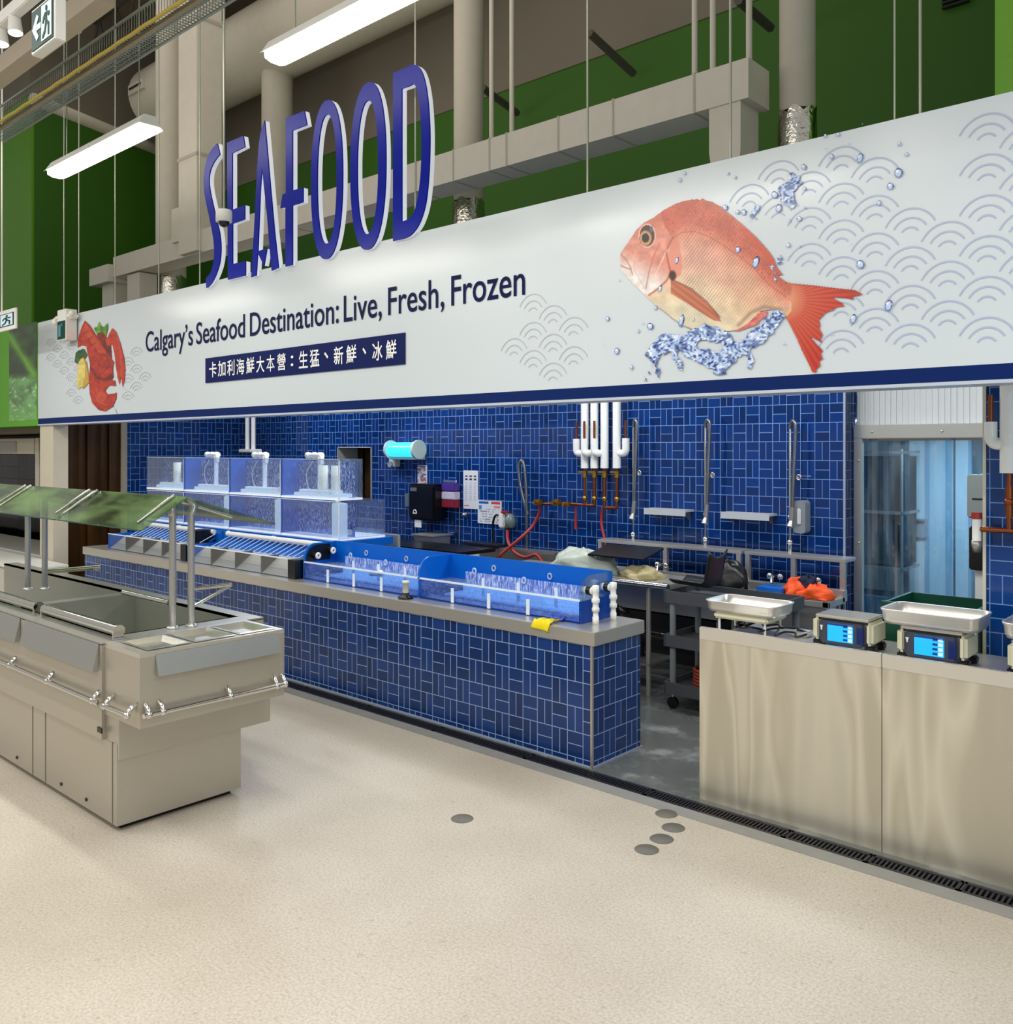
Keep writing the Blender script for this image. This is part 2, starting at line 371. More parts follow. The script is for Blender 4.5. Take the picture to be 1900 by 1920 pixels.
# right end of the tiled wall, returning to the cold room
TR = tile_mat('return_tile', 1, 8.05, .178, TW, TH, 0)
struct('wall_right', B().box(-3.30, -3.116, 8.0505, 8.34, 0, 3.5), TR)
struct('trim_4', B().box(-3.125, -3.108, 8.038, 8.052, 0, 3.5), mat('pale_tile_edge', '#b9c6d6', .3, .5))
# cold room wall
CORR = mat('white_corrugated', '#d3d8d6', .45)
b = B(); x = -3.1; zt = zat(1700, 797, 8.3)
while x < -1.6:
    w = .05; ridge = (int((x+3.1)/.3) % 2 == 0)
    b.box(x, x+w*.5, 8.31, 8.35, zt, 3.5); b.box(x+w*.5, x+w, 8.30 if ridge else 8.305, 8.35, zt, 3.5); x += w
b.box(-1.6, 2, 8.31, 8.35, 0, 3.5)
struct('wall_back_cold_room', b, CORR)
fz0, fz1 = zat(1700, 822, 8.3), zat(1700, 796, 8.3); dx0 = xat(1621, 8.3); dx1 = -1.95
b = B().box(-3.11, dx1+.3, 8.24, 8.3, fz0, fz1, .006).box(-3.11, dx0, 8.24, 8.3, 0, fz0, .006).box(dx1+.12, dx1+.3, 8.24, 8.3, 0, fz0, .006)
for (xx, zz) in ((-2.94, fz0+.06), (-2.35, fz0+.06), (-3.06, fz0-.2), (-3.06, fz0-.95), (-3.06, fz0-1.7)): b.sph((xx, 8.238, zz), .012, 8)
struct('door_2', b, steel('door_frame_steel', '#cfcfc8', .3))
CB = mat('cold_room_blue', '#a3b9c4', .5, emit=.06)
struct('wall_cold_room', B().box(-4.8, .5, 11.2, 11.3, 0, 3.2).box(-4.9, -4.8, 8.4, 11.3, 0, 3.2), CB)
struct('ceiling_cold_room', B().box(-4.9, .5, 8.4, 11.3, 2.6, 2.7), CB)
# dark shelving inside the cold room
t = thing('storage_rack', 'tall dark storage rack seen through the clear strips of the cold room', 'rack', (-3.6, 10.1, 0))
xr0, xr1 = xat(1625, 9.9), xat(1690, 9.9)
B().box(xr0-.8, xr1, 9.95, 10.4, .95, 2.12).build('crate_stack', mat('dark_crates', '#14262f', .6, var=.6, vscale=7), t)
b = B()
for z in (.15, .9, 1.5, 2.15): b.box(xr0-.8, xr1+.02, 9.9, 10.45, z, z+.03)
for xx in (xr0-.8, xr1): b.cyl((xx, 9.92, 0), (xx, 9.92, 2.2), .018, 8)
b.build('rack_frame', S_D, t)
B().box(xr0-.8, xr1, 9.93, 10.42, .17, .6).build('tray', mat('blue_grey_tray', '#3d5f74', .5), t)
t = thing('cold_room_panel', 'pale blue inner door with a small handle plate behind the clear strips', 'door', (-2.9, 10.6, 0))
xa, xb = xat(1705, 10.6), xat(1822, 10.6)
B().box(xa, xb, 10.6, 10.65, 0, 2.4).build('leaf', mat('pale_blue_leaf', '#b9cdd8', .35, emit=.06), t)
b = B()
for px in (1790,): xx = xat(px, 10.59); b.box(xx-.008, xx+.008, 10.585, 10.6, .0, 2.4)
b.build('seam', mat('seam_dark', '#3e5a6a', .5), t)
xx = xat(1727, 10.58); B().box(xx-.07, xx+.07, 10.56, 10.6, 1.2, 1.42, .01).build('handle_plate', mat('handle_plate_grey', '#7f97a4', .4), t)
B().box(xx-.05, xx+.05, 10.54, 10.57, 1.38, 1.4).build('handle', BLACK, t)
# clear strips
STR = clear('clear_blue_strip', '#bcd9ea', .16, .22, '#cfe4f2', (9, 9, 1.2), .02)
t = thing('strip_curtain', 'clear blue tinted plastic strip curtain hanging in the steel framed cold room doorway', 'strip curtain', (-2.5, 8.28, 0))
ns = 7; w = (dx1+.15-dx0)/ns
for k in range(ns):
    b = B(); x0 = dx0+k*w-.02; n = 10; ph = random.random()*6
    for i in range(n):
        a0, a1 = i/n, (i+1)/n
        f_ = lambda a: (x0+a*(w+.05), 8.33-.03*math.sin(a*PI)+.01*math.sin(a*7+ph)+.012*(k % 2))
        (xa, ya), (xb, yb) = f_(a0), f_(a1); b.quad((xa, ya, .03), (xb, yb, .03), (xb, yb, fz0), (xa, ya, fz0))
    b.build('strip', STR, t, fix=False)
B().box(dx0, dx1+.12, 8.30, 8.37, fz0-.02, fz0+.02).build('rail', S_D, t)
# pier at the right
px0 = xat(1850, 6.0)
struct('wall_right_pier', B().box(px0, 2.5, 6.0, 6.3, 0, 3.5), TP)
struct('trim_5', B().box(px0-.018, px0, 5.99, 6.02, 0, 3.5), mat('cream_edge', '#d8d4c0', .4))

# upper building shell
UP = mat('grey_upper_wall', '#817b6e', .8, var=.12, vscale=.5)
# back wall: green below, grey above
zb = 8.33
struct('wall_back_upper', B().box(-21.4, 8, 11.4, 11.6, 3.0, zb), GREEN)
struct('wall_back_top', B().box(-21.4, 8, 11.38, 11.6, zb, 13), UP)
# left wall with slanted paint line
b = B(); XL = -21.3
b.poly([(XL, 7.9, 0), (XL, 11.4, 0), (XL, 11.4, 9.45), (XL, 7.9, 10.2)]); struct('wall_left_upper', b, GREEN)
struct('wall_left_top', B().box(XL-.3, XL-.02, 7.9, 11.5, 0, 13), UP)
struct('wall_left_front', B().box(-32, XL-.01, 7.85, 7.95, 0, 10.15), mat('mid_green_paint', '#5a9c14', .6))
struct('wall_left_front_top', B().box(-32, XL-.01, 7.8, 7.95, 10.15, 13), UP)
struct('ceiling', B().box(-32, 8, 2.0, 12, 12.4, 12.6), mat('dark_deck', '#857a68', .8, var=.3, vscale=2))
gp = xat(1866, 9.5); struct('wall_right_upper', B().box(gp, gp+4, 9.5, 9.7, 3.6, 12.4), mat('light_green_paint', '#86cc40', .5))

# ================================================================= HEADER SIGN
YS = 4.978; SX0, SX1 = -13.28, .9; SZ0, SZ1 = 2.53, 3.972
sign = thing('header_sign', 'long white overhead sign board with navy lower band above the seafood counter', 'sign', ((SX0+SX1)/2, 5.1, SZ0))
BOARD = mat('gloss_white_board', '#ccd6dc', .22, var=.02, vscale=.6, spec=.5)
B().box(SX0, SX1, YS, 5.2, 2.627, SZ1).build('board', BOARD, sign)
B().box(SX0, SX1, YS, 5.2, 2.548, 2.627).build('lower_band', NAVYB, sign)
B().box(SX0, SX1, YS-.005, 5.2, SZ0, 2.548).build('edge_trim', mat('pale_edge_trim', '#b9c4d2', .35), sign)

def text_mesh(body, name, m, parent, x0, x1, z0, z1, y, bold=0.0, ref=None, spacing=1.0, narrow_below=False):
    """x0..x1 = ink width; z0..z1 = height of the reference letters"""
    def ink(s):
        cu = bpy.data.curves.new('t', 'FONT'); cu.body = s; cu.size = 1; cu.offset = bold; cu.space_character = spacing; cu.resolution_u = 4
        ob = bpy.data.objects.new('t', cu); COL.objects.link(ob); bpy.context.view_layer.update()
        me = bpy.data.meshes.new_from_object(ob.evaluated_get(bpy.context.evaluated_depsgraph_get()))
        bpy.data.objects.remove(ob); return me
    me = ink(body); co_ = np.array([v.co[:] for v in me.vertices])
    rm = ink(ref or body); rc = np.array([v.co[:] for v in rm.vertices])
    r0, r1 = rc[:, 1].min(), rc[:, 1].max(); a0, a1 = co_[:, 0].min(), co_[:, 0].max()
    c = Vector(((x0+x1)/2, y, z0))
    for v in me.vertices:
        X = x0+(v.co.x-a0)/(a1-a0)*(x1-x0); Z = z0+(v.co.y-r0)/(r1-r0)*(z1-z0)
        v.co = (X-c.x, 0, Z-c.z)
    me.materials.clear(); me.materials.append(m)
    o = bpy.data.objects.new(name, me); COL.objects.link(o)
    w = Vector((0, 0, 0)); p = parent
    while p: w += Vector(p.location); p = p.parent
    o.parent = parent; o.location = c-w; return o
YA = YS-.006
wx0, wx1 = -10.09, -4.27
# three runs keep the words in step with the photo's lettering
def sx(zx, zy): return at(260+zx/2.5, 480+zy/2.5, Y=YS).x
for words, a, b_ in (("Calgary’s", sx(35, 400), sx(256, 380)), ('Seafood', sx(272, 380), sx(500, 340)), ('Destination:', sx(524, 330), sx(940, 290)),
                     ('Live,', sx(964, 270), sx(1142, 250)), ('Fresh,', sx(1172, 230), sx(1435, 215)), ('Frozen', sx(1468, 180), sx(1814, 130))):
    text_mesh(words, 'lettering', NAVY, sign, a, b_, 3.33, 3.563, YA, .006, 'F')
bx0, bx1, bz0, bz1 = -8.753, -5.58, 2.904, 3.165
plaque = B().box(bx0, bx1, YS-.012, YS-.002, bz0, bz1).build('text_band', mat('navy_text_band', '#0a1a54', .5, spec=.1), sign)
cj = [('卡', 337, 372), ('加', 378, 414), ('利', 422, 456), ('海', 465, 502), ('鮮', 511, 549), ('大', 558, 596), ('本', 606, 644), ('營', 656, 696), ('：', 720, 732),
      ('生', 758, 800), ('猛', 810, 854), ('、', 876, 896), ('新', 922, 966), ('鮮', 980, 1028), ('、', 1056, 1074), ('冰', 1102, 1150), ('鮮', 1166, 1216)]
WTX = mat('white_print', '#eef0f2', .35)
for ch, a, b_ in cj:
    xa, xb = sx(a, 480), sx(b_, 480)
    if ch == '、': za, zb_ = 3.02, 3.08
    elif ch == '：': za, zb_ = 2.985, 3.085
    else: za, zb_ = 2.955, 3.118
    text_mesh(ch, 'character', WTX, plaque, xa, xb, za, zb_, YS-.016, .0 if ch == '本' else .012)

# wave pattern printed on the board
def inside(poly, px, py):
    px = np.asarray(px, float); py = np.asarray(py, float); r = np.zeros(px.shape, bool); n = len(poly); j = n-1
    for i in range(n):
        xi, yi = poly[i]; xj, yj = poly[j]
        if yi != yj: r ^= ((yi > py) != (yj > py)) & (px < (xj-xi)*(py-yi)/(yj-yi)+xi)
        j = i
    return r
def proj(x, y, z):
    dep = x*FW[0]+y*FW[1]; return CX+F*(x*RT[0]+y*RT[1])/dep, HY-F*(z-H)/dep
WAVE = mat('grey_blue_wave_print', '#aab6cf', .3); WAVE2 = mat('pale_wave_print', '#b0b8c2', .3)
def waves(name, poly, ax, az, rmax, m, th, origin):
    b = B(); xs = [at(p[0], p[1], Y=YS) for p in poly]
    X0, X1 = min(p.x for p in xs), max(p.x for p in xs); Z0, Z1 = min(p.z for p in xs), max(p.z for p in xs)
    i0 = int((X0-origin[0])/ax)-1; i1 = int((X1-origin[0])/ax)+1
    for i in range(i0, i1+1):
        for j in range(int((Z0-origin[1])/az)-1, int((Z1-origin[1])/az)+2):
            x = origin[0]+i*ax; z = origin[1]+j*az+(az/2 if i % 2 else 0)
            if z+rmax > SZ1-.01 or z < 2.64: continue
            p = proj(x, YS, z)
            if not inside(poly, [p[0]], [p[1]])[0]: continue
            for q, rr in enumerate((1, .68, .36)):
                R = rmax*rr; a0, a1 = math.radians(28+8*q/2), math.radians(152-8*q/2); n = 12
                for k in range(n):
                    t0 = a0+(a1-a0)*k/n; t1 = a0+(a1-a0)*(k+1)/n
                    ex = ax/ (.88*rmax) * .68
                    P = lambda t, r: (x+r*math.cos(t)*ex, YS-.002, z+r*math.sin(t)*1.0)
                    b.quad(P(t0, R-th/2), P(t1, R-th/2), P(t1, R+th/2), P(t0, R+th/2))
    if b.f: b.build(name, m, sign, fix=False)
waves('wave_print', [(1370, 300), (1450, 262), (1600, 240), (1590, 280), (1680, 330), (1690, 395), (1760, 430), (1830, 430), (1890, 470), (1890, 560), (1840, 690), (1620, 690), (1545, 700), (1545, 590), (1500, 500), (1440, 430), (1390, 390)], .185, .205, .155, WAVE, .010, (-1.764, 2.81))
waves('wave_print', [(1790, 225), (1900, 170), (1960, 160), (1960, 640), (1870, 480), (1840, 400), (1790, 380), (1780, 300)], .185, .205, .155, WAVE, .010, (-1.764, 2.81))
waves('wave_print', [(985, 590), (1050, 565), (1090, 600), (1085, 640), (1110, 690), (1060, 730), (1000, 730), (960, 700), (930, 690), (945, 655), (975, 640)], .185, .205, .155, WAVE2, .009, (-4.2, 2.76))
waves('wave_print', [(95, 650), (125, 640), (140, 660), (145, 700), (160, 720), (160, 770), (130, 760), (120, 720), (95, 700)], .22, .205, .13, WAVE2, .010, (-12.4, 2.76))
waves('wave_print', [(232, 660), (262, 655), (268, 690), (285, 725), (262, 765), (240, 768), (225, 740), (232, 700)], .22, .205, .13, WAVE2, .010, (-11.0, 2.76))

# painted pictures: a fine grid of cells coloured by shape functions
def lin_np(a): return np.where(a <= .04045, a/12.92, ((a+.055)/1.055)**2.4)
def hashn(x, y, s=0): return np.modf(np.abs(np.sin(x*12.9898+y*78.233+s*37.719)*43758.5453))[0]
def vnoise(x, y, s=0):
    xi, yi = np.floor(x), np.floor(y); fx, fy = x-xi, y-yi; fx = fx*fx*(3-2*fx); fy = fy*fy*(3-2*fy)
    a, b_, c, d = hashn(xi, yi, s), hashn(xi+1, yi, s), hashn(xi, yi+1, s), hashn(xi+1, yi+1, s)
    return (a*(1-fx)+b_*fx)*(1-fy)+(c*(1-fx)+d*fx)*fy
def fbm(x, y, s=0, o=4):
    r = 0; a = .5
    for i in range(o): r = r+a*vnoise(x*2**i, y*2**i, s+i); a *= .5
    return r/(1-.5**o)
VC = vcol_mat('printed_picture')
def picture(name, parent, pxb, painter, cell, Y, m=VC):
    P = [at(p[0], p[1], Y=Y) for p in pxb]
    x0, x1 = min(p.x for p in P), max(p.x for p in P); z0, z1 = min(p.z for p in P), max(p.z for p in P)
    nx, nz = int((x1-x0)/cell), int((z1-z0)/cell)
    gx, gz = np.meshgrid(x0+np.arange(nx)*cell, z0+np.arange(nz)*cell)
    px, py = proj(gx, Y, gz)
    col, mask = painter(px, py, gx, gz)
    fm = mask[:-1, :-1] & mask[1:, :-1] & mask[:-1, 1:] & mask[1:, 1:]
    idx = np.arange(nx*nz).reshape(nz, nx)
    q = np.stack([idx[:-1, :-1][fm], idx[:-1, 1:][fm], idx[1:, 1:][fm], idx[1:, :-1][fm]], 1)
    used, inv = np.unique(q, return_inverse=True); q = inv.reshape(-1, 4)
    c = Vector(((x0+x1)/2, Y, z0))
    V = np.stack([gx.ravel()[used]-c.x, np.zeros(len(used)), gz.ravel()[used]-c.z], 1)
    me = bpy.data.meshes.new(name); me.vertices.add(len(V)); me.vertices.foreach_set('co', V.ravel())
    me.loops.add(q.size); me.loops.foreach_set('vertex_index', q.ravel().astype(np.int32))
    me.polygons.add(len(q)); me.polygons.foreach_set('loop_start', np.arange(0, q.size, 4, dtype=np.int32))
    me.update(calc_edges=True)
    at_ = me.color_attributes.new('Col', 'FLOAT_COLOR', 'POINT')
    cc = lin_np(np.clip(col.reshape(-1, 3)[used], 0, 1)); at_.data.foreach_set('color', np.concatenate([cc, np.ones((len(used), 1))], 1).ravel())
    me.materials.append(m)
    o = bpy.data.objects.new(name, me); COL.objects.link(o)
    w = Vector((0, 0, 0)); p = parent
    while p: w += Vector(p.location); p = p.parent
    o.parent = parent; o.location = c-w; return o
def rgb(h): h = h.lstrip('#'); return np.array([int(h[i:i+2], 16)/255 for i in (0, 2, 4)])
def segd(px, py, pts):
    d = np.full(px.shape, 1e9)
    for (xa, ya), (xb, yb) in zip(pts[:-1], pts[1:]):
        vx, vy = xb-xa, yb-ya; t = np.clip(((px-xa)*vx+(py-ya)*vy)/(vx*vx+vy*vy+1e-9), 0, 1)
        d = np.minimum(d, np.hypot(px-xa-t*vx, py-ya-t*vy))
    return d
def mixc(col, m, c, a=1.0):
    w = (m*a)[..., None] if not isinstance(m, (int, float)) else m*a
    return col*(1-w)+np.asarray(c)*w
FS = 1900/560.
def fish_paint(px, py, gx, gz):
    x = (px-1120)*FS; y = (py-350)*FS
    body = [(142, 452), (150, 415), (200, 345), (250, 270), (300, 225), (350, 200), (420, 148), (500, 105), (560, 88), (620, 78), (640, 74), (650, 82), (676, 72), (690, 86), (740, 95), (752, 108), (790, 122), (800, 140), (830, 160), (860, 185), (905, 222), (960, 268), (1000, 305), (1040, 348), (1090, 405), (1125, 455), (1140, 500), (1160, 530), (1190, 560), (1150, 565), (1200, 600), (1262, 620), (1310, 640), (1300, 720), (1250, 780), (1200, 830), (1175, 795), (1110, 782), (1040, 795), (1000, 830), (960, 868), (900, 905), (840, 922), (760, 915), (680, 912), (590, 908), (550, 890), (480, 845), (400, 780), (310, 700), (230, 620), (170, 560), (145, 525), (150, 500), (135, 490)]
    tail = [(1225, 612), (1350, 622), (1500, 640), (1640, 655), (1680, 672), (1712, 702), (1680, 690), (1628, 700), (1640, 726), (1590, 712), (1540, 708), (1500, 704), (1560, 738), (1585, 765), (1530, 765), (1500, 790), (1462, 800), (1430, 832), (1412, 850), (1425, 880), (1415, 900), (1438, 940), (1425, 970), (1440, 1000), (1400, 980), (1355, 955), (1400, 1000), (1442, 1045), (1425, 1060), (1440, 1095), (1415, 1110), (1425, 1140), (1400, 1160), (1395, 1185), (1368, 1182), (1340, 1120), (1300, 1040), (1260, 950), (1225, 880), (1195, 828), (1230, 720)]
    anal = [(830, 915), (900, 880), (960, 850), (1030, 800), (1095, 790), (1075, 830), (1040, 850), (1020, 880), (960, 900), (900, 922)]
    B_, T_, A_ = inside(body, x, y), inside(tail, x, y), inside(anal, x, y)
    col = np.zeros(px.shape+(3,))+rgb('#e2a184')
    # back to belly shading, measured from the lateral line
    ll = [(480, 330), (540, 290), (620, 285), (700, 312), (800, 370), (900, 440), (1000, 520), (1080, 610), (1200, 700)]
    side = np.interp(x, [p[0] for p in ll], [p[1] for p in ll]); dy = y-side
    for a, b_, c in ((-260, -20, '#c9604a'), (-20, 60, '#dd8f74'), (60, 260, '#e3a993'), (260, 420, '#e0c7a6'), (420, 560, '#d3cbb0')):
        w = 1/(1+np.exp(-(dy-a)/28)); col = mixc(col, w, rgb(c))
    w = np.clip((x-700)/500, 0, 1)*np.clip((dy-20)/80, 0, 1); col = mixc(col, w, rgb('#e2b98a'), .75)
    n = fbm(x/60, y/60, 3); col = col*(.9+.22*n)[..., None]
    # scales
    u = (x*.80+y*.60)/17; v = (-x*.60+y*.80)/15; v2 = v+.5*(np.floor(u) % 2); fu, fv = u-np.floor(u)-.5, v2-np.floor(v2)-.5
    sc_ = np.clip(1-np.hypot(fu, fv)*2.6, 0, 1); reg = ((x > 500) & (x < 1220)).astype(float)*np.clip((x-500)/70, 0, 1)
    col = mixc(col, sc_*reg*np.clip((dy+60)/100, .25, 1)*np.clip((900-y)/250, .1, 1), rgb('#6d4a50'), .75)
    hl = ((fu > .3) & (fv < 0)).astype(float); col = mixc(col, hl*reg, rgb('#f7dfc0'), .28)
    sp_ = (hashn(np.floor(x/9), np.floor(y/9)) > .86).astype(float)*(dy < -10); col = mixc(col, sp_, rgb('#b04a38'), .45)
    d = segd(x, y, ll); col = mixc(col, np.clip(1-d/6, 0, 1), rgb('#b24f3c'), .6)
    # head
    head = inside([(130, 400), (260, 200), (400, 140), (430, 250), (480, 330), (445, 400), (455, 480), (470, 560), (440, 600), (340, 690), (280, 680), (130, 540)], x, y)
    hc = mixc(np.zeros(px.shape+(3,))+rgb('#dc8f7c'), np.clip((y-380-(x-150)*.45)/140, 0, 1), rgb('#e0d6d2')); hc = mixc(hc, np.clip((330-y)/160, 0, 1), rgb('#d0705a'))
    hc = hc*(.86+.28*fbm(x/35, y/35, 9))[..., None]; col = mixc(col, head.astype(float), hc)
    gc_ = inside([(455, 420), (480, 330), (520, 360), (540, 460), (535, 560), (480, 600), (455, 560)], x, y); col = mixc(col, gc_.astype(float), rgb('#e0836f'), .7)
    for ln, wd, cc, al in (([(480, 325), (440, 410), (452, 480), (470, 550), (440, 600), (385, 650), (330, 690)], 7, '#b5503f', .7), ([(400, 360), (360, 440), (330, 540), (310, 650)], 5, '#c26554', .55),
                           ([(445, 400), (390, 520), (350, 600)], 5, '#f0cfc4', .6), ([(150, 430), (190, 470), (215, 520), (225, 560)], 5, '#a96a62', .6), ([(145, 500), (180, 515), (210, 525)], 4, '#7d5552', .7), ([(230, 470), (240, 540), (300, 640)], 4, '#bfa8a8', .5)):
        col = mixc(col, np.clip(1.3-segd(x, y, ln)/wd, 0, 1), rgb(cc), al)
    # pectoral fin
    fin = inside([(468, 590), (520, 610), (600, 655), (700, 740), (760, 800), (790, 860), (740, 850), (660, 800), (560, 735), (470, 680)], x, y)
    fc = np.zeros(px.shape+(3,))+rgb('#cd6e4c'); fr = np.sin((y-.75*x)/7); fc = fc*(.93+.08*fr)[..., None]
    col = mixc(col, fin.astype(float), fc, .88); col = mixc(col, np.clip(1-segd(x, y, [(475, 590), (600, 650), (700, 735), (780, 830)])/9, 0, 1), rgb('#7a3e30'), .7)
    bl = np.clip(1-np.hypot((x-480)/28, (y-565)/38), 0, 1); col = mixc(col, np.clip(bl*2.5, 0, 1), rgb('#3a1a1c'), .85)
    # belly edge, back fin
    col = mixc(col, np.clip(1-segd(x, y, [(400, 780), (480, 845), (550, 890), (600, 908)])/12, 0, 1), rgb('#6e5a4a'), .6)
    col = mixc(col, np.clip(1-segd(x, y, [(900, 880), (980, 800), (1060, 765), (1170, 780)])/20, 0, 1), rgb('#8a7468'), .6)
    df = inside([(900, 260), (960, 268), (1125, 455), (1170, 545), (1100, 480), (1000, 380)], x, y); col = mixc(col, df.astype(float), rgb('#d2593f')*1.0, .7)
    # eye
    e1 = np.hypot((x-318)/48, (y-312)/68); col = mixc(col, (e1 < 1.12).astype(float), rgb('#e9b9a8')); col = mixc(col, (e1 < 1).astype(float), rgb('#5a382c'))
    e2 = np.hypot((x-308)/40, (y-328)/50); col = mixc(col, (e2 < 1).astype(float), rgb('#a9744a')); col = mixc(col, ((e2 > .62) & (e2 < .86)).astype(float), rgb('#c99a6a'))
    e3 = np.hypot((x-307)/23, (y-326)/30); col = mixc(col, (e3 < 1).astype(float), rgb('#120c10')); e4 = np.hypot((x-345)/11, (y-272)/20); col = mixc(col, (e4 < 1).astype(float), rgb('#55657e'))
    # tail and lower fin
    ang = np.arctan2(y-715, x-1150); ray = np.sin(ang*70); rad = np.hypot(x-1190, y-715)
    tc_ = mixc(np.zeros(px.shape+(3,))+rgb('#df6f52'), np.clip(rad/420, 0, 1), rgb('#cf3f2c')); tc_ = tc_*(.96+.08*ray)[..., None]; tc_ = mixc(tc_, np.clip(1-rad/150, 0, 1), rgb('#e0b284'), .9)
    tc_ = mixc(tc_, np.clip(1-segd(x, y, [(1225, 612), (1500, 640), (1710, 700)])/14, 0, 1), rgb('#a84a44'), .7)
    col = mixc(col, (T_ & ((x > 1235) | ~B_)).astype(float), tc_)
    ac = np.zeros(px.shape+(3,))+rgb('#cc7068'); ac = ac*(.9+.25*hashn(np.floor(x/14), np.floor(y/10)))[..., None]; col = mixc(col, (A_ & ~B_).astype(float), ac)
    lum = col.mean(-1, keepdims=True); col = lum*.16+col*.84
    return np.clip((col-.5)*1.12+.47, 0, 1), B_ | T_ | A_
picture('fish_picture', sign, [(1150, 350), (1150, 720), (1640, 350), (1640, 720)], fish_paint, .0042, YS-.008)
# printed drops and splash around the fish
rs = np.random.RandomState(4)
DROPS = []
for zx, zy, r1, r2 in ((70, 965, 9, 13), (45, 1003, 9, 13), (312, 966, 9, 11), (350, 988, 9, 12), (890, 872, 13, 17), (1048, 880, 17, 32), (1268, 800, 13, 16), (1308, 860, 12, 15), (1262, 962, 25, 30), (1217, 1037, 20, 22), (1154, 1130, 13, 18), (572, 1085, 21, 22), (595, 1160, 18, 26), (710, 1217, 15, 18), (648, 1365, 13, 16), (1050, 1472, 24, 26), (1207, 1700, 22, 36), (1010, 1775, 18, 30), (855, 755, 10, 14), (925, 748, 14, 13), (855, 825, 8, 9), (987, 798, 7, 8), (365, 1180, 13, 16), (400, 1182, 15, 20), (296, 1155, 17, 18), (740, 1155, 9, 9), (735, 930, 16, 18), (738, 1050, 12, 14), (368, 1390, 15, 20), (468, 1460, 18, 38), (28, 1450, 10, 22), (655, 1230, 8, 12), (1085, 1168, 5, 5), (1130, 893, 5, 7), (1240, 863, 4, 4), (1000, 1360, 6, 8), (55, 1790, 14, 34), (122, 1780, 8, 12), (893, 1860, 8, 9), (1062, 690, 8, 6)):
    DROPS.append((1260+zx/2.97, zy/2.97, r1/2.97, r2/2.97, .3))
for zx, zy, r1, r2 in ((65, 840, 14, 18), (125, 1045, 17, 24), (337, 888, 22, 24), (262, 918, 9, 14), (218, 1148, 12, 17), (290, 872, 7, 9), (140, 598, 5, 12), (136, 715, 5, 6), (45, 1005, 5, 6), (75, 1050, 4, 5), (372, 770, 12, 16), (400, 650, 12, 26), (535, 850, 15, 42), (1190, 998, 9, 12), (1137, 943, 5, 8), (1505, 1067, 7, 8), (785, 1038, 8, 12)):
    DROPS.append((1120+zx/FS, 350+zy/FS, r1/FS, r2/FS, .3))
SPL = []
def spray(path, n, w, r0, r1):
    for i in range(n):
        t = rs.rand()*(len(path)-1); k = int(t); f_ = t-k
        zx = path[k][0]*(1-f_)+path[k+1][0]*f_+rs.randn()*w; zy = path[k][1]*(1-f_)+path[k+1][1]*f_+rs.randn()*w; r = r0+rs.rand()**2*(r1-r0)
        SPL.append((1120+zx/FS, 350+zy/FS, r/FS, r*(.6+.8*rs.rand())/FS, rs.rand()*3))
spray([(330, 1090), (400, 1010), (480, 975), (560, 990), (640, 930), (720, 925), (840, 960)], 330, 18, 5, 26)
spray([(560, 1020), (660, 1080), (760, 1130), (860, 1060), (960, 1000), (1060, 920), (1160, 810)], 330, 20, 6, 30)
spray([(480, 990), (500, 1090), (530, 1170)], 60, 10, 4, 16); spray([(345, 1060), (380, 1150), (385, 1230)], 40, 7, 3, 12); spray([(360, 1120), (300, 1230)], 18, 5, 3, 10)
spray([(830, 990), (860, 1030), (760, 1190)], 90, 16, 5, 26); spray([(950, 1050), (985, 1100), (965, 1150)], 40, 9, 5, 16)
spray([(1100, 520), (1140, 500), (1180, 450)], 40, 12, 3, 12); spray([(1170, 460), (1290, 400), (1300, 370)], 24, 2, 2, 6); spray([(1130, 520), (1135, 600)], 14, 4, 3, 9)
spray([(970, 215), (1010, 150), (1035, 115)], 40, 8, 4, 14); spray([(150, 1050), (240, 900), (300, 860)], 22, 8, 2, 4); spray([(200, 1260), (240, 1100)], 16, 9, 2, 4); spray([(350, 900), (400, 980)], 10, 3, 2, 5)
spray([(1190, 55), (1230, 110)], 60, 14, 5, 20); spray([(1200, 60), (1250, -50)], 70, 18, 6, 26); spray([(1350, 150), (1345, 250)], 12, 1.5, 2, 5)
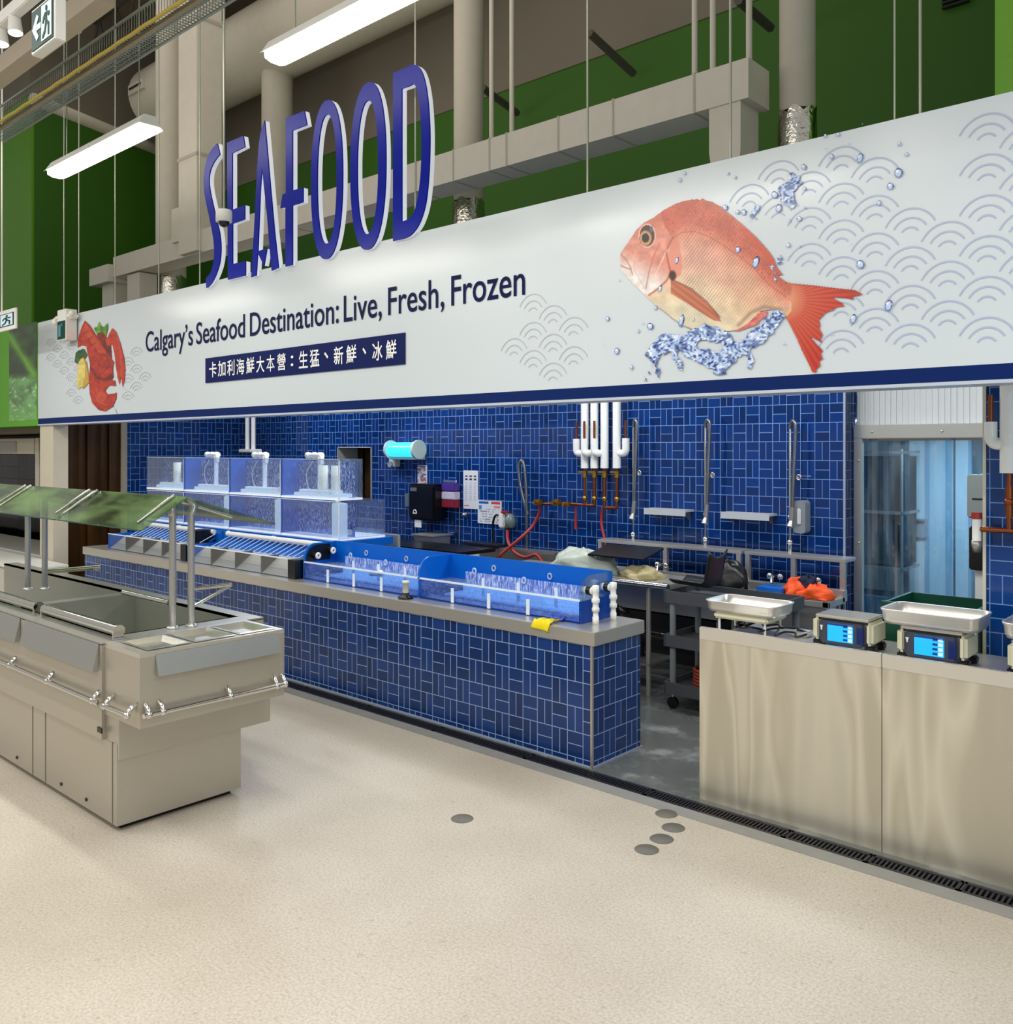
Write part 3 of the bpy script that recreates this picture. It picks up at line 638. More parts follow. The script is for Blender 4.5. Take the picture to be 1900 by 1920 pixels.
def splash_paint(px, py, gx, gz):
    col = np.zeros(px.shape+(3,)); mask = np.zeros(px.shape, bool); navy, mid, pale, wh = rgb('#1f3576'), rgb('#6f8fca'), rgb('#b4c9ec'), rgb('#eef4fc')
    f = np.zeros(px.shape)
    for cx, cy, r1, r2, a in SPL:
        R_ = max(r1, r2, 1)*2.6; i0 = np.where((np.abs(px-cx) < R_) & (np.abs(py-cy) < R_))
        if not len(i0[0]): continue
        ca, sa = math.cos(a), math.sin(a); dx = px[i0]-cx; dy = py[i0]-cy
        f[i0] += np.exp(-((dx*ca+dy*sa)/max(r1, .8))**2-((-dx*sa+dy*ca)/max(r2, .8))**2)
    f = f+.5*(fbm(px/5, py/5, 21)-.5)*(f > .15)
    m = f > .62; n = fbm(px/4.2+1.5*np.sin(py/6), py/3.4, 31, 3); n2 = fbm(px/9, py/9, 41, 2)
    col = np.zeros(px.shape+(3,))+pale; col = mixc(col, np.clip((n-.52)*9, 0, 1), mid); col = mixc(col, np.clip((n-.62)*12, 0, 1), navy); col = mixc(col, np.clip((.36-n)*12, 0, 1), wh)
    col = mixc(col, np.clip((n2-.55)*7, 0, 1), navy, .55); col = mixc(col, np.clip(1-np.abs(f-.7)*7, 0, 1), navy, .8); mask = m
    for i, (cx, cy, r1, r2, a) in enumerate(DROPS):
        ii = np.where((np.abs(px-cx) < max(r1, r2)+2) & (np.abs(py-cy) < max(r1, r2)+2))
        if not len(ii[0]): continue
        ca, sa = math.cos(a), math.sin(a); dx = px[ii]-cx; dy = py[ii]-cy
        d = np.hypot((dx*ca+dy*sa)/max(r1, .9), (-dx*sa+dy*ca)/max(r2, .9)); mm = d < 1
        c = np.where((d < .68)[:, None], pale*1.02, np.where((dx-dy > 0)[:, None], navy, mid*.9))
        c = np.where((np.hypot(dx+r1*.25, dy+r2*.3) < min(r1, r2)*.35)[:, None], wh, c)
        j = (ii[0][mm], ii[1][mm]); col[j] = c[mm]; mask[j] = True
    return col, mask
picture('water_splash_picture', sign, [(1125, 232), (1125, 722), (1720, 232), (1720, 722)], splash_paint, .0042, YS-.011)
def lobster_paint(px, py, gx, gz):
    x = px*3.8; y = (py-560)*3.8; col = np.zeros(px.shape+(3,)); mask = np.zeros(px.shape, bool)
    def lay(poly, c, n=1.0, s=0, sh=(0, 0)):
        nonlocal col, mask
        m = inside(poly, x, y); cc = np.zeros(px.shape+(3,))+rgb(c)
        cc = cc*(1-n*.35+n*.7*fbm(x/22, y/22, s))[..., None]; col = np.where(m[..., None], cc, col); mask |= m
    lay([(538, 385), (560, 365), (600, 355), (625, 400), (600, 440), (560, 470), (530, 455)], '#2f5a1e', 1.4, 1)
    lay([(665, 205), (690, 200), (705, 158), (722, 190), (740, 200), (768, 165), (770, 215), (755, 270), (700, 275), (680, 240)], '#5d9a30', 1.4, 2)
    lay([(570, 430), (595, 418), (618, 450), (632, 540), (634, 600), (600, 640), (580, 640)], '#c9a23a', .4, 3)
    lay([(560, 450), (590, 425), (608, 470), (605, 560), (585, 630), (555, 650), (545, 580)], '#e7d373', .4, 3)
    lay([(690, 250), (740, 240), (790, 330), (800, 480), (790, 560), (740, 590), (700, 560)], '#7e2416', 1.4, 4)
    lay([(800, 205), (830, 235), (860, 320), (885, 420), (893, 500), (888, 590), (872, 635), (862, 560), (850, 620), (835, 560), (822, 470), (815, 400), (800, 330), (760, 335), (752, 300), (775, 250)], '#c23a24', .7, 5)
    lay([(640, 470), (700, 500), (800, 470), (810, 560), (780, 600), (690, 600), (640, 560)], '#a02a1a', 1.2, 11)
    lay([(603, 153), (640, 185), (690, 265), (740, 350), (790, 420), (815, 450), (800, 520), (760, 560), (720, 570), (670, 520), (640, 470), (625, 400), (612, 340), (580, 335), (550, 352), (558, 270), (580, 200)], '#b8341f', .8, 6)
    lay([(603, 165), (625, 200), (700, 300), (760, 400), (700, 380), (640, 300), (600, 250)], '#cf4b30', .5, 6)
    lay([(640, 480), (668, 540), (720, 580), (760, 575), (820, 580), (828, 625), (780, 620), (752, 655), (765, 680), (832, 668), (828, 720), (800, 775), (750, 805), (700, 795), (655, 745), (638, 680), (632, 580)], '#b7351f', .7, 7)
    lay([(680, 640), (720, 650), (760, 690), (740, 740), (690, 720)], '#cc4a30', .5, 8)
    sh = np.clip(1-segd(x, y, [(640, 480), (690, 560), (740, 580), (800, 560)])/14, 0, 1); col = mixc(col, sh, rgb('#5a140c'), .7)
    for ln in ([(805, 760), (822, 790), (836, 826)], [(870, 620), (898, 655)], [(700, 560), (760, 500), (800, 450)]):
        m = segd(x, y, ln) < 3; col = np.where(m[..., None], rgb('#8a2418'), col); mask |= m
    for k in range(7):
        a = segd(x, y, [(600+26*k, 250+42*k), (640+26*k, 225+42*k), (672+22*k, 262+40*k)]); col = mixc(col, np.clip(1-a/5, 0, 1)*(mask), rgb('#6a160c'), .7)
    for ln in ([(835, 260), (862, 400), (866, 560)], [(660, 660), (700, 730), (760, 760)], [(610, 180), (680, 290), (740, 380)]): col = mixc(col, np.clip(1-segd(x, y, ln)/9, 0, 1), rgb('#e0684a'), .6)
    col = np.clip(col*.93, 0, 1)
    return col, mask
picture('lobster_picture', sign, [(138, 598), (138, 782), (240, 598), (240, 782)], lobster_paint, .0085, YS-.008)

# raised letters standing on the board
def Lp(zx, zy): return at(370+zx/4.13, 110+zy/4.13, Y=4.945)
def crv(pts, n=5):
    out = []; N = len(pts)
    P = [Vector(p) for p in pts]
    for i in range(N-1):
        p0, p1, p2, p3 = P[max(i-1, 0)], P[i], P[i+1], P[min(i+2, N-1)]
        for k in range(n): t = k/n; out.append(tuple(.5*((2*p1)+(p2-p0)*t+(2*p0-5*p1+4*p2-p3)*t*t+(3*p1-p0-3*p2+p3)*t**3)))
    out.append(tuple(P[-1])); return out
S_o = crv([(154, 655), (112, 700), (78, 765), (56, 850), (48, 930), (52, 1020), (66, 1110), (90, 1220), (114, 1340), (128, 1450), (126, 1560), (104, 1650), (66, 1702)])+[(68, 1775)]+crv([(80, 1772), (118, 1725), (152, 1650), (176, 1560), (182, 1455), (172, 1350), (148, 1245), (116, 1110), (96, 1010), (90, 930), (102, 860), (132, 795), (174, 738)])
E_o = [(230, 650), (355, 598), (368, 682), (270, 732), (270, 1170), (366, 1134), (366, 1244), (272, 1278), (272, 1590), (372, 1568), (372, 1680), (236, 1712)]
A_o = [(520, 478), (540, 700), (566, 1000), (598, 1350), (628, 1618), (575, 1642), (556, 1420), (538, 1200), (500, 842), (488, 1000), (468, 1490), (538, 1470), (515, 1602), (466, 1500), (455, 1680), (416, 1692), (432, 1450), (448, 1150), (460, 900), (474, 680), (490, 570)]
F_o = [(685, 462), (828, 404), (848, 512), (736, 556), (736, 1020), (818, 998), (818, 1110), (736, 1138), (736, 1598), (682, 1610), (682, 1150), (642, 1158), (660, 1050), (685, 1042)]
D_o = [(1515, 112)]+crv([(1600, 75), (1680, 45), (1738, 100), (1776, 250), (1795, 450), (1800, 650), (1792, 900), (1768, 1120), (1722, 1270), (1660, 1360), (1600, 1395)])+[(1515, 1412)]
D_i = [(1583, 232)]+crv([(1640, 212), (1682, 200), (1712, 290), (1730, 480), (1736, 680), (1728, 900), (1706, 1080), (1672, 1200), (1630, 1245)])+[(1583, 1262)]
def ell(l, r, top, bot, n=48, p=2.25):
    """oval measured on the letter plane from four edge points"""
    xl, xr = Lp(*l).x, Lp(*r).x; zt_, zb_ = Lp(*top).z, Lp(*bot).z; out = []
    for k in range(n):
        a = 2*PI*k/n; c, s = math.cos(a), math.sin(a)
        out.append(((xl+xr)/2+(xr-xl)/2*math.copysign(abs(c)**(2/p), c), (zt_+zb_)/2+(zt_-zb_)/2*math.copysign(abs(s)**(2/p), s)))
    return out
def W2(pts): return [(Lp(*p).x, Lp(*p).z) for p in pts]
LET = [('S', [W2(S_o)]), ('E', [W2(E_o)]), ('A', [W2(A_o)]), ('F', [W2(F_o)]),
       ('O', [ell((880, 950), (1125, 900), (1045, 303), (985, 1556)), ell((928, 950), (1078, 900), (1020, 425), (990, 1435))]),
       ('O', [ell((1184, 850), (1460, 800), (1350, 170), (1295, 1485)), ell((1238, 850), (1400, 800), (1335, 318), (1300, 1362))]),
       ('D', [W2(D_o), W2(D_i)])]
LB = mat('gloss_blue_letter_face', '#00138e', .25, spec=.15, var=.1, vscale=1, emit=.06, ecol='#0030d0'); LW = mat('white_letter_return', '#eef1f6', .4, emit=.28, ecol='#e8efff')  # faint glow added to brighten faces and white sides; letters hold no lamp
for i, (ch, loops) in enumerate(LET):
    xs = [p[0] for p in loops[0]]; zs = [p[1] for p in loops[0]]
    lb = 'tall raised blue letter %s with white sides standing on the sign board' % ch
    if ch == 'O': lb = 'tall raised blue letter O '+('left of the other O, next to the F' if i == 4 else 'right of the other O, next to the D')
    t = thing('sign_letter', lb, 'letter', (sum(xs)/len(xs), 4.99, min(zs)), 'raised letters on the sign board')
    B().prism(loops, lambda p: (p[0], 4.945, p[1]), (0, .012, 0)).build('face', LB, t)
    B().prism(loops, lambda p: (p[0], 4.958, p[1]), (0, .045, 0)).build('return', LW, t, label='white side of the letter')

# green neighbour board with leaf print
t = thing('green_header_panel', 'bright green header board with dewy leaf print left of the white sign', 'sign', (-15.5, 5.1, 2.53))
B().box(-27, SX0-.004, YS+.0, 5.2, 2.53, 3.97).build('board', GREENB, t)
def leaf_paint(px, py, gx, gz):
    n = fbm(px/14, py/14, 2); n2 = fbm(px/4, py/4, 5)
    col = np.zeros(px.shape+(3,))+rgb('#2a3d26'); col = mixc(col, np.clip((n-.35)*2, 0, 1), rgb('#3e6a20'))
    low = np.clip((py-698)/14, 0, 1)*np.clip((n+.3), 0, 1); col = mixc(col, low, rgb('#77b06a')); col = mixc(col, low*(n2 > .66), rgb('#cfe6cf'), .7)
    m = segd(px, py, [(18, 630), (40, 665), (62, 700)]); col = mixc(col, np.clip(1-m/10, 0, 1), rgb('#7cc22a'), .8); col = mixc(col, np.clip((py-760)/20, 0, 1), rgb('#6fb84a'), .5)
    return col, np.ones(px.shape, bool)
picture('leaf_picture', t, [(17, 615), (17, 790), (70, 600), (70, 783)], leaf_paint, .012, YS-.004)

# ================================================================= TILED COUNTER
TC = tile_mat('counter_front_tile', 0, -3.755, .045, .1377, .1765, 1, '#15346c', '#8ba2cc')
TE = tile_mat('counter_end_tile', 1, 4.99, .045, .1377, .1765, 0, '#15346c', '#8ba2cc')
cx0, cx1 = -11.79, -3.675
t = thing('tiled_counter', 'long low counter clad in blue tiles with a stainless steel top', 'counter', (-7.7, 5.3, 0))
b = B().box(cx0, cx1-.002, 4.99, 5.585, 0, .85).build('tiled_base', TC, t)
b = B().box(cx1-.002, cx1, 4.99, 5.585, 0, .85).build('end_panel', TE, t)
B().box(cx0-.03, cx1+.027, 4.975, 5.60, .844, .940, .004).build('worktop', S_H, t)
b = B().box(cx1-.012, cx1+.004, 4.982, 5.0, 0, .845).build('corner_trim', mat('satin_corner_trim', '#c9c3b6', .35, .8), t)
B().box(cx0, cx1+.004, 4.984, 4.992, 0, .012).box(cx1, cx1+.008, 4.99, 5.6, 0, .012).build('grout_line', mat('pale_grout', '#8f9db5', .7), t)
# cap on the counter front: standpipe
p = at(761, 1119, Y=5.06); t = thing('drain_standpipe', 'short white pipe in a black collar on the steel counter edge', 'pipe', (p.x, 5.06, .94))
B().lathe((p.x, 5.06, .94), [(0, 0), (.065, 0), (.065, .018), (.03, .03), (.03, .05)], 18).build('collar', BLACK, t)
B().lathe((p.x, 5.06, .955), [(.026, 0), (.026, .115), (.03, .115), (.03, .135), (.0, .135)], 16).build('pipe', mat('cream_pvc', '#e6e2cf', .4), t)

# ---- low blue tanks on the counter
WATER = clear('tank_water', '#d5e7fb', .05, .42, '#b5d5fa', (40, 40, 40), .16); GLOW = mat('lit_white_tray', '#e8f2ff', .4, emit=.4, ecol='#e6f1ff')  # tray itself is no lamp; its glow stands in for light in the tank
Y0, Y1 = 5.16, 5.55; ZT = .942
def qr(y0, y1, z0, z1, n=8):
    """side profile: low front lip, quarter round up to the high back"""
    R = .13; pts = [(y0, z0), (y0, 1.11)]
    for i in range(1, n+1): a = PI-(PI/2)*i/n; pts.append((y0+R+R*math.cos(a)*1.0, z1-R*1.05+R*1.05*math.sin(a)))
    return pts+[(y1, z1), (y1, z0)]
PERF = clear('perforated_screen', '#c9dcf8', .04, .8, '#dfeaff', (90, 90, 20), .1)
def low_tank(x0, x1, lb, right_open, pump):
    t = thing('seafood_tank', lb, 'fish tank', ((x0+x1)/2, 5.35, ZT), 'low blue tanks on the counter')
    B().box(x0, x1, Y1-.02, Y1, ZT, 1.285).build('back_panel', BLUEP, t)
    B().prism([qr(Y0, Y1, ZT, 1.28)], lambda p: (x0, p[0], p[1]), (.018, 0, 0)).build('side_panel', BLUEP, t)
    if right_open:
        B().box(x1-.018, x1, Y0, Y1, ZT, 1.10).build('side_panel', BLUED, t)
        B().prism([qr(Y0, Y1, 1.10, 1.28)], lambda p: (x1-.016, p[0], p[1]), (.01, 0, 0)).build('side_window', ACR, t)
    B().box(x0+.018, x1-.018, Y0, Y1-.02, ZT, ZT+.012).build('floor_panel', BLUEP, t)
    fr = B().box(x0+.018, x1-.01, Y0, Y0+.01, ZT, 1.105).build('front_panel', ACRF, t)
    B().box(x0+.018, x1-.01, Y0-.004, Y0+.016, 1.10, 1.112).build('lip', LIP, fr)
    for k in range(3):
        xx = x0+(x1-x0)*(.24+.235*k); B().box(xx-.016, xx+.016, Y0-.006, Y0, ZT+.004, 1.065).build('brace', LIP, fr)
    # inner perforated tray and its hangers
    b = B().box(x0+.25, x1-.03, Y0+.06, Y0+.3, .985, .997).box(x0+.25, x1-.03, Y0+.285, Y0+.3, .985, 1.045)
    tr = b.build('inner_tray', GLOW, t)
    B().box(x0+.28, x1-.04, Y0+.288, Y0+.292, 1.045, 1.16).build('perforated_screen', PERF, t)
    for k in range(3):
        xx = x0+(x1-x0)*(.36+.22*k); B().box(xx-.015, xx+.015, Y0+.14, Y0+.145, 1.0, 1.15).build('hanger', LIP, tr)
    B().box(x0+.02, x1-.02, Y0+.012, Y1-.022, ZT+.013, 1.075).build('water', WATER, t)
    for px_, zz, yy in ((.22, 1.17, Y1-.1), (.31, 1.20, Y1-.025), (.55, 1.15, Y1-.12), (.66, 1.19, Y1-.025)):
        xx = x0+(x1-x0)*px_
        b = B().tube([(xx+.019*math.cos(a), yy, zz+.023*math.sin(a)) for a in [2*PI*i/14 for i in range(14)]], .007, 8, closed=True)
        b.build('fitting', mat('fitting_grey', '#aebfd8', .3), t)
    if pump:
        b = B().prism([[(Y0+.02, 1.11)]+[(Y0+.15+.13*math.cos(PI-(PI/2)*i/8), 1.135+.13*math.sin(PI-(PI/2)*i/8)) for i in range(9)]+[(Y0+.3, 1.265), (Y0+.3, 1.11)]], lambda p: (x0+.022, p[0], p[1]), (.01, 0, 0)); b.build('end_plate', BLACK, t)
        for yy, zz in ((Y0+.1, 1.165), (Y0+.28, 1.20)):
            b = B().cyl((x0+.03, yy, zz), (x0+.10, yy, zz), .032, 16); pl = b.build('pump_coupling', BLACK, t)
            B().tube([(x0+.105, yy+.02*math.cos(a), zz+.022*math.sin(a)) for a in [2*PI*i/14 for i in range(14)]], .012, 8, closed=True).build('ring', WHITEP, pl)
        p = at(705, 1077, Y=Y0+.08); b = B()
        b.sph((p.x, p.y, 1.075), .05, 12, (1.1, .7, .5)); b.sph((p.x+.07, p.y, 1.085), .03, 10); b.sph((p.x-.06, p.y, 1.06), .025, 10, (1.3, 1, .6)); b.build('float', WHITEP, t)
    return t
xm = -5.625
low_tank(-7.27, xm, 'low blue tank with clear front and black end plate, left of the similar one', False, True)
low_tank(xm, -3.90, 'low blue tank with clear front at the right end of the tiled counter', True, False)
# white drain pipes at the tank end
for (pxx, y1p, y2p, Yp), lb in (((1137, 1097, 1172, 5.24), 'white jointed drain pipe on the near side of the blue tank end'), ((1167, 1088, 1162, 5.46), 'white jointed drain pipe on the far side of the blue tank end')):
    xx = -3.83; p = Vector((xx, Yp, 0))
    t = thing('drain_pipe', lb, 'pipe', (xx, Yp, .94), 'white drain pipes at the tank end')
    B().lathe((xx, Yp, .94), [(0, 0), (.024, 0), (.024, .05), (.02, .05), (.02, .09), (.028, .09), (.028, .115), (.022, .12), (.022, .15), (.03, .155), (.03, .18), (.022, .185), (.022, .225), (.026, .23), (.026, .275), (0, .28)], 14).build('pipe', WHITE, t)
    B().cyl((xx-.09, Yp, 1.175), (xx-.02, Yp, 1.175), .028, 14).build('elbow', WHITE, t)
    B().cyl((xx-.07, Yp, 1.175), (xx-.035, Yp, 1.175), .034, 14).build('gasket', BLACK, t)
# cloths
def cloth(name, cpx, cpy, w, d, m, lb, hang=0, seed=1):
    p = at(cpx, cpy, Z=.942); rn = np.random.RandomState(seed); b = B(); n = 12; G = []
    for i in range(n+1):
        for j in range(n+1):
            u, v = i/n-.5, j/n-.5; x = p.x+u*w*(1-.2*v)+.01*math.sin(9*v+seed); y = p.y+v*d*(1+.15*u)
            z = .948+.022*abs(math.sin(7*u+3*v+seed))*math.cos(2*v)+.006*rn.rand()
            if hang and y < 4.972: z = .946-(4.972-y)*1.0; y = 4.967+.004*math.sin(8*u)
            G.append((x, y, z))
    k = n+1; b._add(G, [(i*k+j, (i+1)*k+j, (i+1)*k+j+1, i*k+j+1) for i in range(n) for j in range(n)], True)
    o = b.build(name, m, label=lb, cat='cloth'); s_ = o.modifiers.new('s', 'SOLIDIFY'); s_.thickness = .004; return o
cloth('cleaning_cloth', 1020, 1168, .15, .17, mat('yellow_cloth', '#f2dc10', .8), 'bright yellow cloth draped over the front edge of the tiled counter', 1, 3)
cloth('cleaning_cloth', 1047, 1161, .14, .12, mat('violet_blue_cloth', '#5566c4', .8), 'violet blue cloth crumpled beside the yellow one on the counter', 0, 5)

# ---- open display bins left of the tanks
def bin_unit(xa, xb, lb, n):
    t = thing('display_bin', lb, 'display bin', ((xa+xb)/2, 5.3, .94), 'clear fronted bins on the counter')
    yf = 5.08
    B().box(xa, xb-.12, yf, yf+.008, .942, 1.13).build('front_panel', clear('bin_front_%d' % n, '#eef1f4', .07), t)
    B().box(xa, xb-.12, yf-.004, yf+.012, 1.126, 1.136).build('lip', LIP, t)
    B().box(xb-.12, xb, yf, 5.5, .942, 1.125).build('end_block', BLACK, t)
    B().box(xa, xa+.012, yf, 5.5, .942, 1.13).build('side_panel', BLUEP, t)
    B().box(xa, xb, 5.53, 5.55, .942, 1.25).build('back_panel', BLUEP, t)
    B()._add([(xa, yf+.2, 1.0), (xb-.12, yf+.2, 1.0), (xb-.12, 5.52, 1.16), (xa, 5.52, 1.16)], [(0, 1, 2, 3)]).build('sloping_tray', BLUEP, t, fix=False)
    w = (xb-.12-xa)/4
    for k in range(1, 4):
        x = xa+w*k; B().prism([[(yf+.01, .945), (yf+.22, .945), (yf+.22, 1.12), (yf+.01, 1.12)]], lambda p: (x, p[0], p[1]), (.01, 0, 0)).build('divider', mat('bin_divider', '#5d5954', .4, .3), t)
    B()._add([(xa+.02, yf+.015, .95), (xb-.13, yf+.015, .95), (xb-.13, yf+.22, 1.1), (xa+.02, yf+.22, 1.1)], [(0, 1, 2, 3)]).build('chute', mat('bin_chute', '#cfccc4', .4, .2), t, fix=False)
    # wire rack under a white pipe
    b = B(); m = 18
    for k in range(m):
        x = xa+.15+(xb-xa-.3)*k/(m-1); b.cyl((x, 5.30, 1.105), (x+.05, 5.5, 1.21), .006, 6)
    b.cyl((xa+.13, 5.30, 1.105), (xb-.13, 5.30, 1.105), .006, 6).cyl((xa+.17, 5.5, 1.21), (xb-.1, 5.5, 1.21), .006, 6)
    b.build('wire_rack', mat('white_wire', '#c3d2ea', .3, .3), t)
    b = B().cyl((xa+.14, 5.51, 1.235), (xb-.13, 5.51, 1.235), .026, 12).sph((xa+.14, 5.51, 1.235), .034, 12).cyl(((xa+xb)/2, 5.51, 1.235), ((xa+xb)/2+.03, 5.51, 1.235), .032, 12)
    b.build('spray_pipe', WHITE, t)
xA0 = xat(203, 5.08); xB0 = xat(351, 5.08)
bin_unit(xA0, xB0-.03, 'clear fronted bin with steel dividers at the far left end of the counter', 1)
bin_unit(xB0, -7.29, 'clear fronted bin with steel dividers directly left of the low blue tanks', 2)
b = B().box(-9.75, -9.55, 5.3, 5.52, 1.12, 1.26, .01)
b.build('pump_box', BLACK, label='small black pump box between the two wire racks of the bins', cat='pump')

# ---- tall stacked tanks behind
t = thing('tank_stand', 'long blue stand carrying the tall stacked tanks behind the counter', 'stand', (-9.5, 6.0, 0))
B().box(-11.68, -7.40, 5.68, 6.42, 1.17, 1.25).build('top', BLUEP, t)
for xx in (-11.6, -9.5, -7.5):
    for yy in (5.74, 6.36): B().box(xx-.03, xx+.03, yy-.03, yy+.03, 0, 1.17).build('leg', S_D, t)
BUB = clear('bubbling_water', '#86a6e0', .05, .95, '#d5e0f6', (75, 75, 28), .0)
TBK = mat('tank_back_blue', '#2a5cab', .3)
cols = [-11.65, -10.66, -9.59, -8.52, -7.475]
ctn = ['first', 'second', 'third', 'fourth']
TWH = mat('lit_tank_white', '#eef2f6', .4, emit=.3); TCR = mat('lit_cream_pvc', '#ece6cf', .4, emit=.22)  # glow put into these tank parts to stand for light inside the tanks
def tall_tank(i, tier):
    x0, x1 = cols[i], cols[i+1]; z0, z1 = (1.25, 1.655) if tier == 0 else (1.665, 2.095)
    y0, y1 = 5.75, (6.37 if tier == 0 else 6.06); last = i == 3; first = i == 0
    lb = '%s tank with bubbling water, %s column from the left of the stacked tanks' % ('lower' if tier == 0 else 'upper', ctn[i])
    t = thing('seafood_tank', lb, 'fish tank', ((x0+x1)/2, y0+.2, z0), 'tall stacked tanks behind the counter')
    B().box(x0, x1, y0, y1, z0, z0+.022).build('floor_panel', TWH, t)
    B().box(x0, x0+.014, y0, y1, z0+.015, z1).build('side_panel', BLUEP if not first else ACRW, t)
    if i in (1, 2) or (tier == 0 and i < 3): B().box(x0+.014, x1-.012, y1-.014, y1, z0+.015, z1).build('back_panel', TBK if not first else ACRW, t)
    else: B().box(x0+.014, x1-.012, y1-.014, y1, z0+.015, z1).build('back_panel', ACRW, t)
    fr = B().box(x0+.014, x1-.004, y0, y0+.008, z0+.015, z1).build('front_panel', ACRW, t)
    B().box(x0+.014, x1, y0-.003, y0+.01, z1-.008, z1).box(x1-.012, x1, y0-.002, y0+.01, z0, z1).build('edge', LIP, fr)
    if last: B().box(x1-.008, x1, y0+.01, y1, z0+.015, z1).build('side_window', ACRW, t)
    B().box(x0+.02, x1-.02, (y0+.22), (y0+.225), z0+.02, z1-.03).build('bubble_curtain', BUB, t)
    if tier == 1:
        b = B().box(x0+.2, x1-.03, y0+.03, y0+.2, z0+.03, z0+.065, .004).box(x0+.3, x1-.1, y0+.02, y0+.1, z0+.065, z0+.10, .01)
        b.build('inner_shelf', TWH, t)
        n = {0: [.64], 1: [], 2: [.92], 3: [.62, .82]}[i]
        for f_ in n:
            xx = x0+(x1-x0)*f_; b = B().lathe((xx, y0+.1, z0+.06), [(.075, 0), (.075, .04), (.048, .05), (.048, .30), (.0, .30)], 16)
            for q in range(5): b.tube([(xx+.049*math.cos(a), y0+.1+.049*math.sin(a), z0+.2+q*.015+.03*math.sin(a/2)) for a in np.linspace(-2.6, -.2, 7)], .002, 5)
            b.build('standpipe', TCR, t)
        if i > 0:
            xc = x0+(x1-x0)*.52
            B().cyl((xc, y0+.13, z0+.08), (xc, y0+.13, z1+.02), .026, 12).build('downpipe', TWH, t)
            b = B().tube(bend([(xc-.28, y0+.16, z1+.035), (xc+.02, y0+.14, z1+.035), (xc+.03, y0+.12, z1-.06)], .05), .028, 12)
            for q in (-.24, -.13, -.02): b.cyl((xc+q-.025, y0+.155, z1+.035), (xc+q+.02, y0+.155, z1+.035), .036, 12)
            b.build('overflow_pipe', WHITE, t)
            pts = smooth_path([(xc-.03, y0+.05, z1-.03), (xc-.12, y0+.04, z1-.16), (xc-.1, y0+.05, z0+.12), (xc, y0+.07, z0+.09)])
            B().tube(pts, .005, 6).build('air_line', LIP, t)
    else:
        if i > 0: B().box(x1-.16, x1-.03, y0+.02, y0+.14, z0+.02, z1-.02, .01).build('weir_box', TWH, t)
        if last:
            B().box(x0+.28*4-.3, x0+.28*4-.12, y0+.1, y0+.22, z0+.04, z0+.1, .01).build('pump', WHITEP, t)
            B().cyl((x0+.86, y0+.13, z0+.1), (x0+.86, y0+.13, z1), .026, 12).build('downpipe', WHITE, t)
for i in range(4):
    for tier in (0, 1): tall_tank(i, tier)
# pair of white pipes coming down in the corner
for px_, lb in ((464, 'white vertical pipe in the tiled corner, left of its twin'), (475, 'white vertical pipe in the tiled corner, right of its twin')):
    xx = xat(px_, 7.6); B().cyl((xx, 7.6, 2.2), (xx, 7.6, 3.3), .034, 14).box(xx-.09, xx+.09, 7.5, 7.7, 2.15, 2.2, .01).build('vertical_pipe', WHITE, label=lb, cat='pipe')

# ================================================================= THINGS ON THE BACK WALL
YW = 8.05
def wp(px, py, off=0): return at(px, py, Y=YW-off)
# insect lamp
a, c = wp(738, 843, .12), wp(786, 843, .12)
t = thing('insect_lamp', 'glowing cyan cylindrical lamp mounted on the blue tiled wall', 'lamp', ((a.x+c.x)/2, 7.9, a.z-.1))
R_ = .095
B().cyl((a.x, 7.9, a.z), (c.x, 7.9, a.z), R_, 24).build('glowing_tube', mat('cyan_glow', '#38c8f0', .2, emit=1.4, ecol='#30c8f4'), t)
B().cyl((a.x-.03, 7.9, a.z), (a.x, 7.9, a.z), R_+.03, 24).cyl((c.x, 7.9, a.z), (c.x+.04, 7.9, a.z), R_+.03, 24).box(a.x, c.x, 7.9, 8.04, a.z-.13, a.z-.07).build('housing', mat('pale_green_housing', '#c3d8cf', .35), t)
B().box(a.x-.1, a.x+.02, 7.93, 8.04, a.z-.23, a.z-.08, .01).build('bracket', WHITEP, t)
B().cyl((a.x-.05, 7.9, a.z-.2), (a.x-.05, 7.95, a.z-.2), .04, 14).build('cap', mat('grey_cap', '#8fa0a6', .4), t)
# outlet box
p = wp(768, 938, .02); B().box(p.x-.05, p.x+.05, 7.98, 8.045, p.z-.09, p.z+.09, .01).build('outlet_box', mat('grey_box', '#5f7186', .5), label='small grey outlet box on tiles left of the black towel dispenser', cat='outlet')
# posters
def sheet(px0, py0, px1, py1, name, painter, lb, cat, cell=.006, y=YW-.012):
    A, D = at(px0, py0, Y=y), at(px1, py1, Y=y)
    t = thing(name, lb, cat, ((A.x+D.x)/2, y, D.z))
    B().box(A.x, D.x, y+.001, YW-.001, D.z, A.z).build('backing', WHITEP, t)
    def pnt(px, py, gx, gz):
        u = (gx-A.x)/(D.x-A.x); v = (A.z-gz)/(A.z-D.z); col = np.zeros(px.shape+(3,))+rgb('#dfe2e6'); return painter(col, u, v), (u >= 0) & (u <= 1) & (v >= 0) & (v <= 1)
    A2, D2 = A, D
    # measure in the wall plane
    x0, x1, z0, z1 = A.x, D.x, D.z, A.z
    c1, c2 = proj(x0, y, z1), proj(x1, y, z0)
    picture('print', t, [c1, c2], pnt, cell, y); return t
def rect(col, u, v, a, b_, c, d, colr, al=1): return mixc(col, ((u > a) & (u < b_) & (v > c) & (v < d)).astype(float), rgb(colr), al)
def p1(col, u, v):
    n = hashn(np.floor(u*6), np.floor(v*14)); col = mixc(col, (n > .35).astype(float), rgb('#c98a8a'), .8); col = mixc(col, (n > .7).astype(float), rgb('#6f5a78'), .8); return rect(col, u, v, 0, 1, 0, .06, '#3a5f9a')
